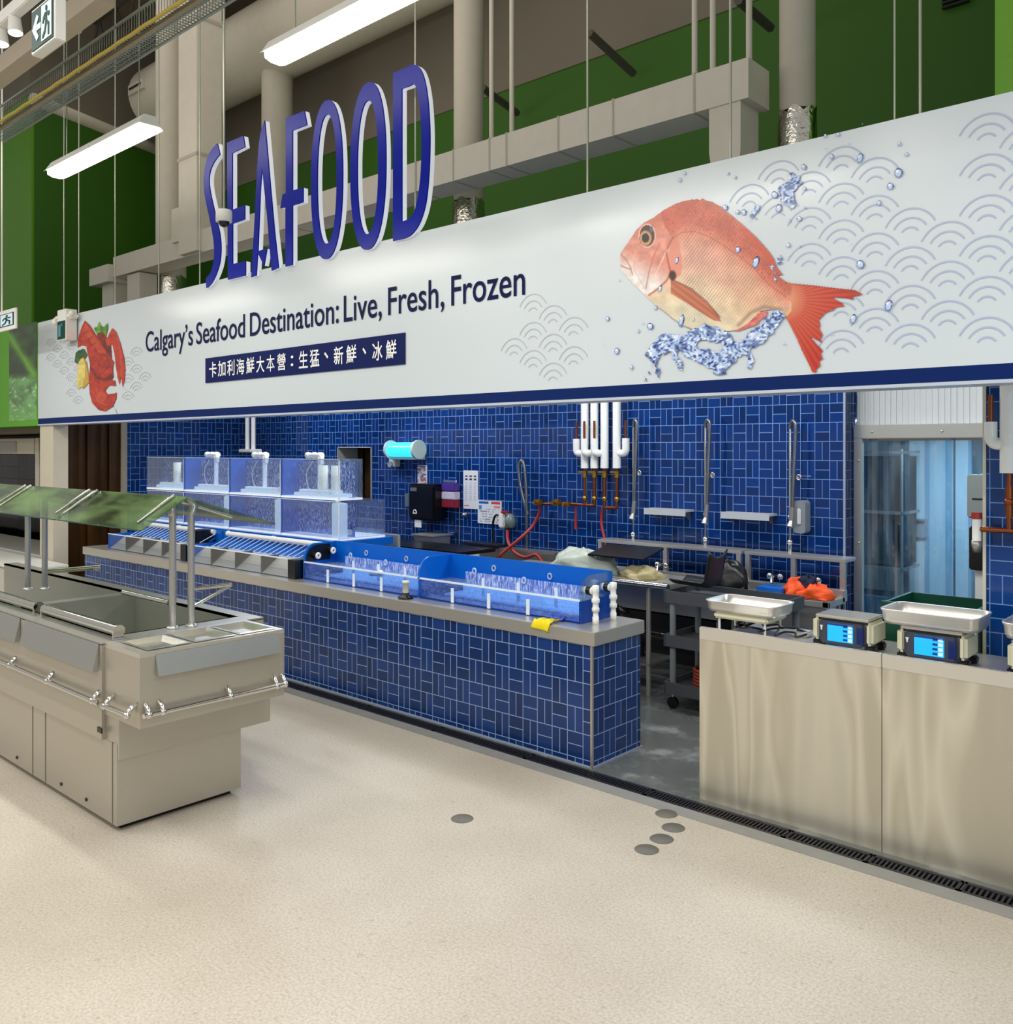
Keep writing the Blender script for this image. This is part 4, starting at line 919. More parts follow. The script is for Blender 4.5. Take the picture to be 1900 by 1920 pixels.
sheet(783, 872, 800, 918, 'notice_sheet', p1, 'pink patterned notice on the tiles above the towel dispenser', 'notice')
def p2(col, u, v):
    for a in (.12, .42, .72):
        col = rect(col, u, v, a, a+.18, .13, .17, '#333338'); col = rect(col, u, v, a, a+.18, .2, .26, '#333338')
        for k in range(9): col = rect(col, u, v, a, a+.16, .32+k*.055, .345+k*.055, '#a9adb3', .7)
    return rect(col, u, v, .06, .4, .9, .93, '#c23c3c')
sheet(869, 882, 896, 955, 'instruction_sheet', p2, 'tall white instruction sheet with three dark symbols at its top', 'notice')
def p3(col, u, v):
    col = rect(col, u, v, .05, .46, .04, .14, '#1f5fa8'); col = rect(col, u, v, .58, .95, .04, .14, '#d23a34')
    col = rect(col, u, v, .05, .18, .2, .4, '#3e8fd0'); col = rect(col, u, v, .7, .95, .2, .3, '#e06a5a', .7)
    n = hashn(np.floor(u*22), np.floor(v*18)); return mixc(col, ((n > .5) & (v > .35) & (v < .92) & (np.modf(v*9)[0] < .55) & (u > .1) & (u < .92)).astype(float), rgb('#7f858e'), .8)
sheet(896, 938, 940, 984, 'instruction_sheet', p3, 'square white instruction sheet with a blue and a red heading', 'notice')
# towel dispenser
A, D = wp(779, 905), wp(838, 973); xm_, zt_, zb_ = (A.x+D.x)/2, A.z, D.z-.02
t = thing('towel_dispenser', 'large black paper towel dispenser with a white towel hanging out', 'dispenser', (xm_, 7.95, zb_))
B().box(A.x+.13, D.x+.02, 7.80, 8.04, zb_, zt_, .03).build('body', BLACK, t)
B().box(A.x+.18, A.x+.3, 7.79, 7.81, zt_-.1, zt_-.05, .006).build('window', mat('grey_window', '#6a6f78', .2), t)
B().box(xm_-.06, xm_+.06, 7.82, 7.83, zb_-.09, zb_+.005).build('towel', WHITE, t)
b = B().tube([(xm_-.03+.03*math.cos(a_), 7.796, zb_+.1+.035*math.sin(a_)) for a_ in np.linspace(0, PI, 9)], .006, 6).box(xm_-.065, xm_+.005, 7.792, 7.8, zb_+.085, zb_+.1)
b.build('emblem', WHITEP, t)
# soap pack
A, D = wp(840, 905), wp(865, 952)
t = thing('hook_rack_pack', 'purple and red soap pack hanging on the wall right of the towel dispenser', 'soap dispenser', ((A.x+D.x)/2, 7.98, D.z))
h3 = (A.z-D.z)/3
for k, cc in enumerate(('#8a2230', '#cfc6d8', '#4c2f8e')):
    B().box(A.x, D.x, 7.93, 8.04, D.z+k*h3, D.z+(k+1)*h3-.004, .01).build('carton', mat('soap_carton_%d' % k, cc, .4, var=.3, vscale=30), t)
B().box(A.x+.02, D.x, 7.95, 7.97, A.z+.01, A.z+.04).build('rail', CHROME, t)
b = B().tube([wp(846, 955, .012), wp(850, 985, .012), wp(857, 1010, .012), wp(856, 1045, .012)], .008, 6)
b.build('feed_tube', BLACK, label='thin black tube running down from the soap pack', cat='tube')
b = B().tube([wp(862, 950, .012), wp(862, 1000, .012), wp(861, 1045, .012)], .008, 6); b.build('feed_tube', mat('grey_tube', '#6f7a86', .4), label='thin grey tube running down right of the black one', cat='tube')
# knob valve
p = wp(872, 965, .03); B().cyl((p.x, p.y, p.z), (p.x, p.y+.03, p.z), .035, 12).sph((p.x, p.y-.02, p.z), .025, 10).build('wall_valve', CHROME, label='small round wall valve below the tall instruction sheet', cat='valve')
# gooseneck faucets and sprayers
def sprayer(px, ytop, ybot, lb, big=True):
    base = wp(px, ybot, .12); top = wp(px, ytop, .12); x = base.x
    t = thing('pre_rinse_sprayer', lb, 'faucet', (x, base.y, base.z), 'tall rinse sprayers over the sinks')
    dz = top.z-base.z
    B().cyl((x, base.y, base.z), (x, base.y, top.z-.06), .013, 8).build('riser', CHROME, t)
    pts = smooth_path([(x, base.y, top.z-.07), (x+.015, base.y-.01, top.z-.01), (x+.05, base.y-.03, top.z), (x+.07, base.y-.04, top.z-.08), (x+.055, base.y-.05, base.z+dz*.55), (x+.045, base.y-.05, base.z+dz*.32)], 5)
    b = B().tube(pts, .017, 8); b.build('hose', mat('ribbed_hose', '#85888a', .3, .9, var=.5, vscale=90), t)
    b = B().cyl((x+.045, base.y-.05, base.z+dz*.34), (x+.04, base.y-.06, base.z+dz*.24), .024, 10).cyl((x+.04, base.y-.06, base.z+dz*.24), (x+.035, base.y-.08, base.z+dz*.19), .02, 10, .036)
    b.build('spray_handle', S_D, t)
    z = base.z+dz*.57; B().cyl((x+.02, base.y+.1, z), (x+.09, base.y-.04, z), .012, 8).tube([(x+.10+.02*math.cos(a_), base.y-.04, z+.024*math.sin(a_)) for a_ in [2*PI*i/12 for i in range(12)]], .008, 6, closed=True).build('wall_bracket', CHROME, t)
    b = B().cyl((x, base.y, base.z-.02), (x, base.y, base.z+.1), .02, 10).sph((x, base.y, base.z+dz*.26), .026, 10).sph((x, base.y, base.z+.08), .03, 10); b.build('valve_body', CHROME, t)
sprayer(1188, 788, 1016, 'tall rinse sprayer nearest the insulated pipes')
sprayer(1323, 788, 1026, 'tall rinse sprayer between the two small wall shelves')
sprayer(1482, 790, 1033, 'tall rinse sprayer left of the soap dispenser')
struct('shade_panel_back', B().box(-9.0, -3.13, 8.0, 8.048, 0, .86), mat('under_sink_shade_black', '#0b0c0e', .6))  # added black sheet stands in for the shade under sinks and tables
# small gooseneck hose with red water line
t = thing('gooseneck_hose', 'flexible steel gooseneck hose arching above the red water lines', 'faucet', wp(985, 1020, .1))
B().tube(smooth_path([wp(988, 1030, .1), wp(988, 960, .1), wp(986, 900, .1), wp(981, 866, .1), wp(975, 868, .1), wp(973, 885, .1), wp(978, 920, .1), wp(990, 965, .1)], 5), .02, 8).build('hose', mat('ribbed_hose', '#85888a', .3, .9, var=.5, vscale=90), t)
B().box(*(lambda p: (p.x-.06, p.x+.14, p.y-.04, p.y+.06, p.z-.02, p.z+.05))(wp(985, 1040, .1)), .01).build('base', CHROME, t)
for px_, lb in ((1006, 'red'),):
    pts = smooth_path([wp(1009, 938, .12), wp(1012, 958, .12), wp(1000, 985, .15), wp(975, 1010, .3), wp(945, 1035, .4), wp(925, 1056, .45)], 5)
    B().tube(pts, .018, 8).build('water_hose', RED, label='red rubber hose slanting down left from the copper valve', cat='hose')
pts = smooth_path([wp(952, 995, .12), wp(953, 1015, .3), wp(965, 1035, .36), wp(985, 1045, .38), wp(1005, 1040, .38), wp(1015, 1050, .4), wp(1022, 1062, .42)], 5)
B().tube(pts, .02, 8).build('water_hose', RED, label='red rubber hose looping low above the right blue tank', cat='hose')
pts = smooth_path([wp(1130, 955, .1), wp(1128, 980, .1), wp(1134, 1010, .14), wp(1140, 1040, .2), wp(1145, 1055, .3)], 5)
B().tube(pts, .016, 8).build('water_hose', RED, label='red rubber hose hanging below the insulated pipes', cat='hose')
pts = smooth_path([wp(938, 968, .1), wp(930, 966, .1), wp(925, 980, .1), wp(925, 1010, .1), wp(928, 1025, .1)], 5)
B().tube(pts, .014, 8).build('water_hose', BLACK, label='black hose looping off the small water filter', cat='hose')
B().tube([wp(945, 990, .1), wp(945, 1045, .1)], .012, 8).build('water_hose', mat('blue_hose', '#2f6f9c', .4), label='thin blue hose hanging straight below the small water filter', cat='hose')
p = wp(950, 975, .1); t = thing('water_filter', 'small grey and white chemical mixer box with hoses on the tiles', 'water filter', (p.x, p.y, p.z-.1))
B().box(p.x-.1, p.x, p.y-.05, p.y+.09, p.z-.1, p.z+.08, .02).build('body', WHITEP, t); B().lathe((p.x+.06, p.y, p.z-.1), [(0, 0), (.06, .02), (.07, .1), (.04, .17), (0, .18)], 14).build('bowl', mat('grey_bowl', '#6f7f80', .3), t)
B().box(p.x-.05, p.x+.06, p.y-.06, p.y+.0, p.z+.08, p.z+.11, .01).build('cap', RED, t)
# insulated pipes with traps and copper tails
for k, (px_, lb) in enumerate(((1097, 'first'), (1115, 'second'), (1134, 'third'), (1157, 'fourth'))):
    zt2 = 3.3; top = wp(px_, 760, .14); bt = wp(px_-1, 878, .14); x = top.x; y = top.y
    t = thing('insulated_pipe', 'white insulated drain pipe with a trap, %s of four from the left' % lb, 'pipe', (x, y, 1.3), 'white insulated pipes on the wall')
    B().cyl((x, y, bt.z), (x, y, zt2), .045, 16).build('sleeve', WHITE, t)
    s_ = 1 if k == 3 else -1; j = wp(px_, 850, .14).z
    xo = x+s_*(.115 if k in (0, 3) else .085); yo = y-(.0 if k in (0, 3) else .07)
    B().tube(bend([(x, y, j+.04), (x+s_*.02, y, j), (xo-s_*.02, yo, j), (xo, yo, j+.03), (xo, yo, j+.16)], .04), .04, 14).build('trap', WHITE, t)
    B().cyl((xo, yo, j+.16), (xo, yo, j+.35), .013, 8).build('trap_stem', COPPER, t)
    zz = wp(px_, 948, .14).z if k < 2 else wp(px_, 952, .14).z
    B().cyl((x, y, bt.z), (x, y, zz), .018, 10).build('copper_tail', COPPER, t)
    b = B().cyl((x, y, bt.z-.1), (x, y, bt.z-.03), .03, 10).box(x-.07, x+.02, y-.03, y-.01, bt.z-.05, bt.z-.03).sph((x, y, bt.z-.33), .032, 8); b.build('valve', BRASS, t)
b = B().tube([wp(1010, 945, .14), wp(1060, 944, .14), wp(1117, 948, .14)], .016, 8).build('copper_pipe', COPPER, label='horizontal copper pipe left of the insulated pipes', cat='pipe')
b = B().tube([wp(1132, 952, .14), wp(1157, 952, .14)], .016, 8).build('copper_pipe', COPPER, label='short copper crossover under the two right insulated pipes', cat='pipe')
for px_, py_, s_ in ((1010, 942, .05), (1045, 942, .05), (1065, 946, .04)):
    p = wp(px_, py_, .16); 
    B().box(p.x-s_, p.x+s_, p.y-.04, p.y+.02, p.z-s_*.7, p.z+s_*.7, .01).cyl((p.x, p.y-.04, p.z), (p.x, p.y-.09, p.z), .02, 10).build('brass_valve', BRASS, label={1010: 'brass valve at the top of the red hose', 1045: 'brass valve in the middle of the copper pipe', 1065: 'smaller brass fitting right of the middle valve'}[px_], cat='valve')
p = wp(1080, 965, .12); B().cyl((p.x, p.y, p.z-.12), (p.x, p.y, p.z+.1), .012, 8).cyl((p.x, p.y, p.z-.16), (p.x, p.y, p.z-.02), .02, 8, .012).build('pull_handle', RED, label='dark red pull handle hanging under the copper pipe', cat='handle')
# wall shelves, soap dispenser
for a_, b_, lb in (((1226, 952), (1303, 962), 'small steel wall shelf between the first and second sprayers'), ((1369, 959), (1459, 970), 'small steel wall shelf between the second and third sprayers')):
    A, D = wp(*a_), wp(*b_); z = (A.z+D.z)/2; t = thing('wall_shelf', lb, 'shelf', ((A.x+D.x)/2, 7.97, z-.03), 'small wall shelves')
    B().box(A.x, D.x, 7.87, 8.04, z+.0, z+.02).box(A.x, D.x, 7.862, 7.87, z-.04, z+.025).build('shelf_plate', mat('satin_shelf', '#c4c8ca', .35), t)
    for xx in (A.x+.05, D.x-.05): B().prism([[(7.9, z), (8.04, z), (8.04, z-.1)]], lambda p: (xx, p[0], p[1]), (.008, 0, 0)).build('bracket', S_D, t)
p = wp(1510, 968); t = thing('soap_dispenser', 'rounded grey soap dispenser on the tiles right of the sprayers', 'dispenser', (p.x, 7.98, p.z-.15))
B().prism([[(sx_*.026+.03*math.cos(a_+PI/2*q_), sz_*.115+.035*math.sin(a_+PI/2*q_)) for q_, (sx_, sz_) in enumerate(((1, 1), (-1, 1), (-1, -1), (1, -1))) for a_ in (0, .4, .8, 1.2, PI/2)]], lambda q: (p.x+q[0], 7.92, p.z+q[1]), (0, .12, 0)).build('body', mat('dispenser_grey', '#8f959a', .3), t)
B().box(p.x-.018, p.x+.018, 7.905, 7.925, p.z-.07, p.z+.08, .01).build('window', WHITEP, t)

# ================================================================= BEHIND THE COUNTER
# sink units with open splash frames
def sink(xa, xb, lb, basin, g=None):
    yb, yf = 7.95, 7.35; zt3 = 1.235
    t = thing('sink_unit', lb, 'sink', ((xa+xb)/2, 7.6, 0), g)
    b = B().box(xa, xb, 7.72, 7.96, zt3-.02, zt3+.012, .004)
    b.build('top_rail', S_H, t)
    for xx in (xa+.03, (xa+xb)/2, xb-.03): B().box(xx-.022, xx+.022, 7.72, 7.76, .92, zt3-.02).build('upright', S_, t)
    b = B().box(xa, xb, 7.66, 7.76, .88, .98, .004).box(xa, xb, yf, yf+.03, .87, .92, .004).box(xa, xa+.05, yf, 7.7, .87, .92).box(xb-.05, xb, yf, 7.7, .87, .92)
    b.build('rim', S_H, t)
    b = B().box(xa+.05, xb-.05, yf+.03, 7.66, .62, .635).box(xa+.05, xa+.06, yf+.03, 7.66, .62, .9).box(xb-.06, xb-.05, yf+.03, 7.66, .62, .9).box(xa+.05, xb-.05, 7.65, 7.66, .62, .9).box(xa+.05, xb-.05, yf+.03, yf+.04, .62, .9)
    b.build('basin', S_, t)
    for xx in (xa+.06, xb-.06):
        for yy in (yf+.05, 7.7): B().cyl((xx, yy, 0), (xx, yy, .87), .022, 10).build('leg', S_, t)
    for f_ in ((.35, .72) if basin else (.5,)):
        xx = xa+(xb-xa)*f_; B().cyl((xx, 7.72, 1.05), (xx, 7.62, 1.05), .014, 8).sph((xx-.05, 7.66, 1.05), .03, 8).sph((xx+.05, 7.66, 1.05), .03, 8).tube(bend([(xx, 7.66, 1.05), (xx, 7.6, 1.06), (xx+.02, 7.55, 1.0)], .03), .014, 8).build('faucet', CHROME, t)
    return t
sink(-3.93, -2.98, 'steel sink unit with open splash frame at the right end of the tiled wall', True, 'steel sink units')
sink(-5.62, -3.96, 'long steel sink unit with open splash frame in the middle of the tiled wall', False, 'steel sink units')
p = at(1537, 1130, Z=.9)
# blue bin and orange cloth in the sink
A, D = at(1425, 1098, Y=7.5), at(1472, 1122, Y=7.5)
b = B(); w_ = .02
b.prism([[(7.45, .7), (7.62, .7), (7.64, A.z), (7.43, A.z)]], lambda q: (A.x, q[0], q[1]), (D.x-A.x, 0, 0))
b.build('plastic_bin', mat('bright_blue_plastic', '#1668c8', .35), label='bright blue plastic bin standing in the right sink', cat='bin')
def blob(name, c, s, m, lb, cat, seed, amp=.35, n=28):
    rn = np.random.RandomState(seed); b = B(); ph = rn.rand(8)*6; vs = []; fs = []; M_ = n//2
    for i in range(M_+1):
        th = PI*i/M_
        for k in range(n):
            f_ = 2*PI*k/n; r = 1+amp*(.5*math.sin(3*f_+ph[0]+2*th)+.35*math.sin(5*f_+ph[1]-3*th)+.25*math.sin(9*th+ph[2]+4*f_))
            z = math.cos(th)*r; z = max(z, -.25)
            vs.append((c[0]+s[0]*math.sin(th)*math.cos(f_)*r, c[1]+s[1]*math.sin(th)*math.sin(f_)*r, c[2]+s[2]*(z+.25)))
    for i in range(M_):
        for k in range(n): fs.append((i*n+k, (i+1)*n+k, (i+1)*n+(k+1) % n, i*n+(k+1) % n))
    b._add(vs, fs, True); return b.build(name, m, label=lb, cat=cat)
ORG = mat('orange_cloth', '#f4560a', .6)
B().box(-3.52, -3.02, 7.40, 7.62, .905, .925, .004).build('draining_board', S_H, label='steel draining board across the right sink under the orange gloves', cat='board')
p = at(1497, 1112, Y=7.48); blob('rubber_gloves', (p.x, 7.5, .926), (.13, .09, .11), ORG, 'crumpled orange rubber glove, left one on the sink draining board', 'gloves', 3)
p = at(1528, 1118, Y=7.46); blob('rubber_gloves', (p.x, 7.46, .926), (.14, .09, .09), ORG, 'crumpled orange rubber glove, right one on the sink draining board', 'gloves', 8)
p = at(1515, 1096, Y=7.5); blob('scrub_sponge', (p.x+.02, 7.47, 1.02), (.08, .05, .07), mat('navy_scrubber', '#14183a', .8), 'dark navy scrubber lying on top of the orange gloves', 'sponge', 5)
# prep table with steel legs
ta, tb = xat(985, 6.95), xat(1265, 6.85)
t = thing('prep_table', 'steel prep table behind the low blue tanks with a bright front edge', 'table', ((ta+tb)/2, 7.0, 0))
B().box(-6.2, -4.15, 6.75, 7.3, .98, 1.02, .004).build('tabletop', S_H, t)
B().cyl((-6.2, 6.74, 1.0), (-4.15, 6.74, 1.0), .028, 12).build('rolled_edge', CHROME, t)
for xx in (-6.1, -4.4):
    for yy in (6.82, 7.22): B().cyl((xx, yy, 0), (xx, yy, .98), .022, 10).build('leg', S_, t)
B().box(-6.12, -4.38, 6.8, 7.24, .26, .28).build('undershelf', S_D, t)
# dark clutter under the table
blob('waste_sack', (-4.85, 7.0, .281), (.28, .18, .32), mat('black_sack', '#0d0e10', .35), 'black sack stuffed on the shelf under the prep table', 'sack', 11, .2)
blob('plastic_bag', (-5.25, 6.98, 1.021), (.36, .2, .16), mat('milky_plastic', '#b9c3b4', .35, bump=.3, vscale=9), 'crumpled milky plastic sheet heaped on the prep table', 'bag', 13, .25)
b = B().prism([[(6.85, 1.19), (7.2, 1.26), (7.2, 1.275), (6.85, 1.205)]], lambda q: (-5.1, q[0], q[1]), (.62, 0, 0)); b.build('black_tray', BLACK, label='large black tray lying on the milky plastic sheet', cat='tray')
blob('cardboard_scraps', (-4.55, 6.95, 1.021), (.2, .14, .08), mat('straw_paper', '#b8ab7e', .7), 'straw coloured crumpled paper at the right end of the prep table', 'paper', 17, .3)
# hanging light-grey box units
A, D = at(872, 1018, Y=7.78), at(930, 1050, Y=7.78); z0_ = 1.02
t = thing('equipment_cabinet', 'low grey steel cabinet against the tiles behind the right blue tank', 'cabinet', ((A.x+D.x)/2, 7.8, 0))
B().box(A.x, at(1040, 1020, Y=7.78).x, 7.78, 8.0, .0, A.z-.02, .01).build('body', S_D, t)
B().box(A.x-.02, D.x+.05, 7.76, 8.0, A.z-.02, A.z+.01, .005).build('lid', mat('dark_steel_lid', '#4b4c4a', .3, .8), t)
B().box(A.x+.03, A.x+.25, 7.765, 7.78, A.z-.22, A.z-.06, .005).build('label_plate', WHITEP, t)
A, D = at(780, 1003, Y=7.75), at(818, 1034, Y=7.75)
t = thing('steel_hopper', 'small shiny steel hopper hanging on the wall under the towel dispenser', 'hopper', ((A.x+D.x)/2, 7.8, D.z))
B().prism([[(A.x, A.z), (D.x, A.z), (D.x-.01, D.z), (A.x+.08, D.z), (A.x+.04, (A.z+D.z)/2)]], lambda q: (q[0], 7.7, q[1]), (0, .3, 0)).build('body', S_, t)
B().box(A.x-.02, D.x+.02, 7.68, 8.03, A.z, A.z+.02, .004).build('rim', S_H, t)
A, D = at(690, 998, Y=6.6), at(746, 1022, Y=6.6)
t = thing('folded_lid', 'grey steel cover plate leaning behind the tall tanks', 'lid', ((A.x+D.x)/2, 6.65, 0))
B().box(A.x, D.x, 6.6, 6.64, D.z-.05, A.z, .004).build('plate', mat('grey_cover', '#a8a79f', .4), t)
for xx in (A.x+.05, D.x-.05): B().box(xx-.02, xx+.02, 6.605, 6.635, 0, D.z-.05).build('leg', S_D, t)
# dark worktop between
t = thing('work_bench', 'dark topped work bench behind the blue tanks against the tiles', 'bench', (-7.2, 7.4, 0))
B().box(-9.2, xat(862, 7.0), 7.0, 7.6, 1.02, 1.06, .01).build('worktop', BLACK, t)
for xx in (-9.1, -7.4):
    for yy in (7.06, 7.54): B().box(xx-.025, xx+.025, yy-.025, yy+.025, 0, 1.02).build('leg', S_D, t)
# utility cart
c0 = at(1256, 1328, Z=0); cxa, cxb = c0.x, c0.x+.9; cya, cyb = c0.y, c0.y+.42
t = thing('utility_cart', 'dark grey three shelf utility cart between the two counters', 'cart', ((cxa+cxb)/2, (cya+cyb)/2, 0))
for xx, yy in ((cxa, cya), (cxa, cyb), (cxb, cya), (cxb, cyb)):
    B().cyl((xx+.02, yy+.02, .17), (xx+.02, yy+.02, .95), .027, 10).build('post', mat('grey_post', '#7e868a', .4), t)
    cs = B().cyl((xx+.02, yy+.005, .05), (xx+.02, yy+.035, .05), .05, 14).build('caster', BLACK, t)
    B().cyl((xx+.02, yy+.02, .06), (xx+.02, yy+.02, .17), .014, 8).build('stem', CHROME, cs)
for z in (.16, .56, .93):
    b = B().box(cxa-.03, cxb+.07, cya-.02, cyb+.06, z, z+.02).box(cxa-.03, cxb+.07, cya-.03, cya-.015, z-.03, z+.07).box(cxa-.03, cxb+.07, cyb+.05, cyb+.065, z-.03, z+.07).box(cxa-.04, cxa-.025, cya-.03, cyb+.06, z-.03, z+.07).box(cxb+.06, cxb+.075, cya-.03, cyb+.06, z-.03, z+.07)
    b.build('shelf', GREYPL, t)
# red hose coil on cart
hc = ((cxa+.30), cya+.2); b = B()
for k in range(6): b.tube([(hc[0]+.16*math.cos(a_), hc[1]+.14*math.sin(a_), .195+.028*k) for a_ in [2*PI*i/24 for i in range(24)]], .015, 6, closed=True)
b.build('hose_coil', mat('red_brown_hose', '#8e3a26', .5), label='coil of red hose on the bottom shelf of the cart', cat='hose')
# black scoop basket on the cart
A = Vector((cxa-.02, cya, 1.0)); b = B(); G = []; n = 14; m_ = 8
for i in range(n+1):
    for j in range(m_+1):
        u = i/n; v = j/m_; yy = cya+.02+v*.3
        if u < .55: xx = cxa-.02+u*.62; z = 1.02+.02*(1-u)
        else: xx = cxa+.32+(u-.55)*.12; z = 1.03+((u-.55)/.45)**.8*.27
        G.append((xx, yy, z+.05*(2*v-1)**2))
k = m_+1; b._add(G, [(i*k+j, (i+1)*k+j, (i+1)*k+j+1, i*k+j+1) for i in range(n) for j in range(m_)], True)
o = b.build('scoop_basket', mat('black_mesh_plastic', '#1b1d20', .35, bump=.4, vscale=80), label='curved black mesh seat shaped scoop resting on top of the cart', cat='basket'); sm_ = o.modifiers.new('s', 'SOLIDIFY'); sm_.thickness = .012
blob('waste_sack', (-3.95, 7.45, .925), (.2, .14, .2), mat('black_sack', '#0d0e10', .35), 'black sack slumped between the scoop and the blue bin', 'sack', 21, .15)
# steel rod shelf seen behind cart
b = B()
for z in (.42, .46): b.cyl((-4.75, 7.25, z), (-4.05, 7.25, z), .012, 8)
b.build('steel_rods', CHROME, label='pair of bright steel rods low behind the cart', cat='rod')

# ================================================================= RIGHT SERVICE COUNTER
PX0, PY, PZ = -2.857, 5.012, 1.082
t = thing('service_counter', 'stainless steel service counter with streaky front at the right edge', 'counter', (-1.2, 5.4, 0))
xs_ = at(1654, 1300, Y=PY).x
B().box(PX0, xs_-.002, PY, PY+.02, 0, 1.005).build('front_panel', S_P, t)
B().box(xs_+.002, .6, PY, PY+.02, 0, 1.005).build('front_panel', S_P, t)
EDG = steel('counter_edge_steel', '#dedbd3', .26, (.3, 3, 3), 3, .01)
B().box(PX0, xs_-.002, PY-.004, PY+.03, 1.005, PZ, .003).build('top_strip', EDG, t)
B().box(xs_+.002, .6, PY-.004, PY+.03, 1.005, PZ, .003).build('top_strip', EDG, t)
B().box(PX0, .6, PY+.03, 5.78, .98, 1.0).build('worktop', S_H, t)
B().box(PX0, PX0+.02, PY+.02, 5.78, 0, .98).build('end_panel', S_, t)
B().box(PX0+.02, .6, PY+.02, PY+.06, 0, .1).build('plinth', BLACK, t)
# scales
SCR = mat('scale_screen', '#1f9cf0', .2, emit=.9, ecol='#1c9df5'); SCRD = mat('scale_screen_dark', '#15356e', .3, emit=.15, ecol='#2a5fb0'); SCRW = mat('scale_screen_buttons', '#b8d8f4', .3, emit=.5)
CRM = mat('scale_cream', '#d6d2b6', .4); SGR = mat('scale_dark_grey', '#3f4450', .35)
def scale(xc, yc, lb, s=1.0, pan=False, plate=True):
    z0_ = 1.0; w, d, h = .188*s, .27*s, .178
    t = thing('weighing_scale', lb, 'scale', (xc, yc, z0_), 'digital scales on the steel counter')
    y0_ = yc-d/2
    for sx_ in (-1, 1):
        for sy_ in (0, 1): B().box(xc+sx_*w-.03, xc+sx_*w+.03, y0_+.02+sy_*(d-.08), y0_+.08+sy_*(d-.08), z0_, z0_+.045, .008).build('foot', BLACK, t)
    B().box(xc-w, xc+w, y0_+.01, y0_+d, z0_+.035, z0_+h, .015).build('body', SGR, t)
    for sx_ in (-1, 1): B().box(xc+sx_*w-.025, xc+sx_*w+.025, y0_, y0_+d+.01, z0_+.045, z0_+h+.004, .018).build('side_grip', CRM, t)
    f = B().box(xc-w+.03, xc+w-.03, y0_-.004, y0_+.012, z0_+.03, z0_+h-.01, .006).build('front_panel', SGR, t)
    B().box(xc-.1*s, xc+.085*s, y0_-.007, y0_-.004, z0_+.05, z0_+h-.02).build('screen', SCR, f)
    b = B().box(xc-.1*s, xc+.085*s, y0_-.009, y0_-.007, z0_+h-.032, z0_+h-.02)
    for k in range(4): b.box(xc+.015*s, xc+.045*s, y0_-.009, y0_-.007, z0_+.06+k*.026, z0_+.072+k*.026)
    b.build('screen_menu', SCRD, f)
    b = B()
    for k in range(4): b.box(xc+.05*s, xc+.078*s, y0_-.009, y0_-.007, z0_+.056+k*.026, z0_+.076+k*.026)
    b.build('screen_button', SCRW, f)
    b = B().prism([[(-.009, .028), (.009, .028), (.004, .01), (.004, 0), (-.004, 0), (-.004, .01)]], lambda q: (xc-.145*s+q[0], y0_-.006, z0_+.11+q[1]), (0, .003, 0)); b.build('badge', WHITEP, f)
    B().box(xc+.11*s, xc+.155*s, y0_-.006, y0_-.003, z0_+.05, z0_+h-.03).build('side_display', mat('dark_blue_display', '#1b2a66', .2), f)
    B().box(xc-w-.005, xc+w+.01, y0_-.01, y0_+d+.02, z0_+h+.006, z0_+h+.024, .01).build('weighing_plate', mat('pale_plate', '#cfccc0', .25, .6), t)
    return t
def steel_pan(xc, yc, z, w, d, h, lb, deep=.8):
    def ring(ww, dd, zz, r=.05, n=5):
        out = []
        for sx_, sy_, a0 in ((1, 1, 0), (-1, 1, PI/2), (-1, -1, PI), (1, -1, 1.5*PI)):
            for i in range(n+1):
                a_ = a0+PI/2*i/n; out.append((xc+sx_*(ww-r)+r*math.cos(a_), yc+sy_*(dd-r)+r*math.sin(a_), zz))
        return out
    R = [ring(w*.93, d*.86, z), ring(w*.96, d*.93, z+h*.3), ring(w*.975, d*.95, z+h*.85), ring(w, d, z+h), ring(w, d, z+h+.008), ring(w*.96, d*.93, z+h+.006), ring(w*.94, d*.88, z+h*.3), ring(w*.9, d*.82, z+.008)]
    n = len(R[0]); vs = [p for r_ in R for p in r_]; fs = [tuple(range(n))[::-1], tuple(range((len(R)-1)*n, len(R)*n))]
    for i in range(len(R)-1):
        for k in range(n): fs.append((i*n+k, i*n+(k+1) % n, (i+1)*n+(k+1) % n, (i+1)*n+k))
    return B()._add(vs, fs, True).build('steel_pan', mat('pan_steel', '#dedcd6', .3, .7), label=lb, cat='pan', group='steel pans on the scales', fix=True)
def cpos(px, py, Y): return at(px, py, Y=Y)
# scale in the middle, without pan
f1 = at(1524, 1205, Y=5.28).x; f2 = at(1628, 1222, Y=5.28).x
scale((f1+f2)/2, 5.42, 'digital scale with blue screen and no pan, left of the panned scale', (f2-f1)/.40, False)
f1 = at(1683, 1222, Y=5.26).x; f2 = at(1805, 1243, Y=5.26).x; x3 = (f1+f2)/2
scale(x3, 5.40, 'digital scale with blue screen carrying a steel pan', (f2-f1)/.40)
steel_pan(x3-.01, 5.41, 1.204, .262, .165, .078, 'steel pan on the scale in front of the green crate')
f1 = at(1893, 1250, Y=5.26).x; x4 = f1+.2
scale(x4, 5.40, 'digital scale cut off by the right edge of the view')
steel_pan(x4+.02, 5.41, 1.204, .262, .165, .078, 'steel pan on the rightmost scale, cut off by the view')
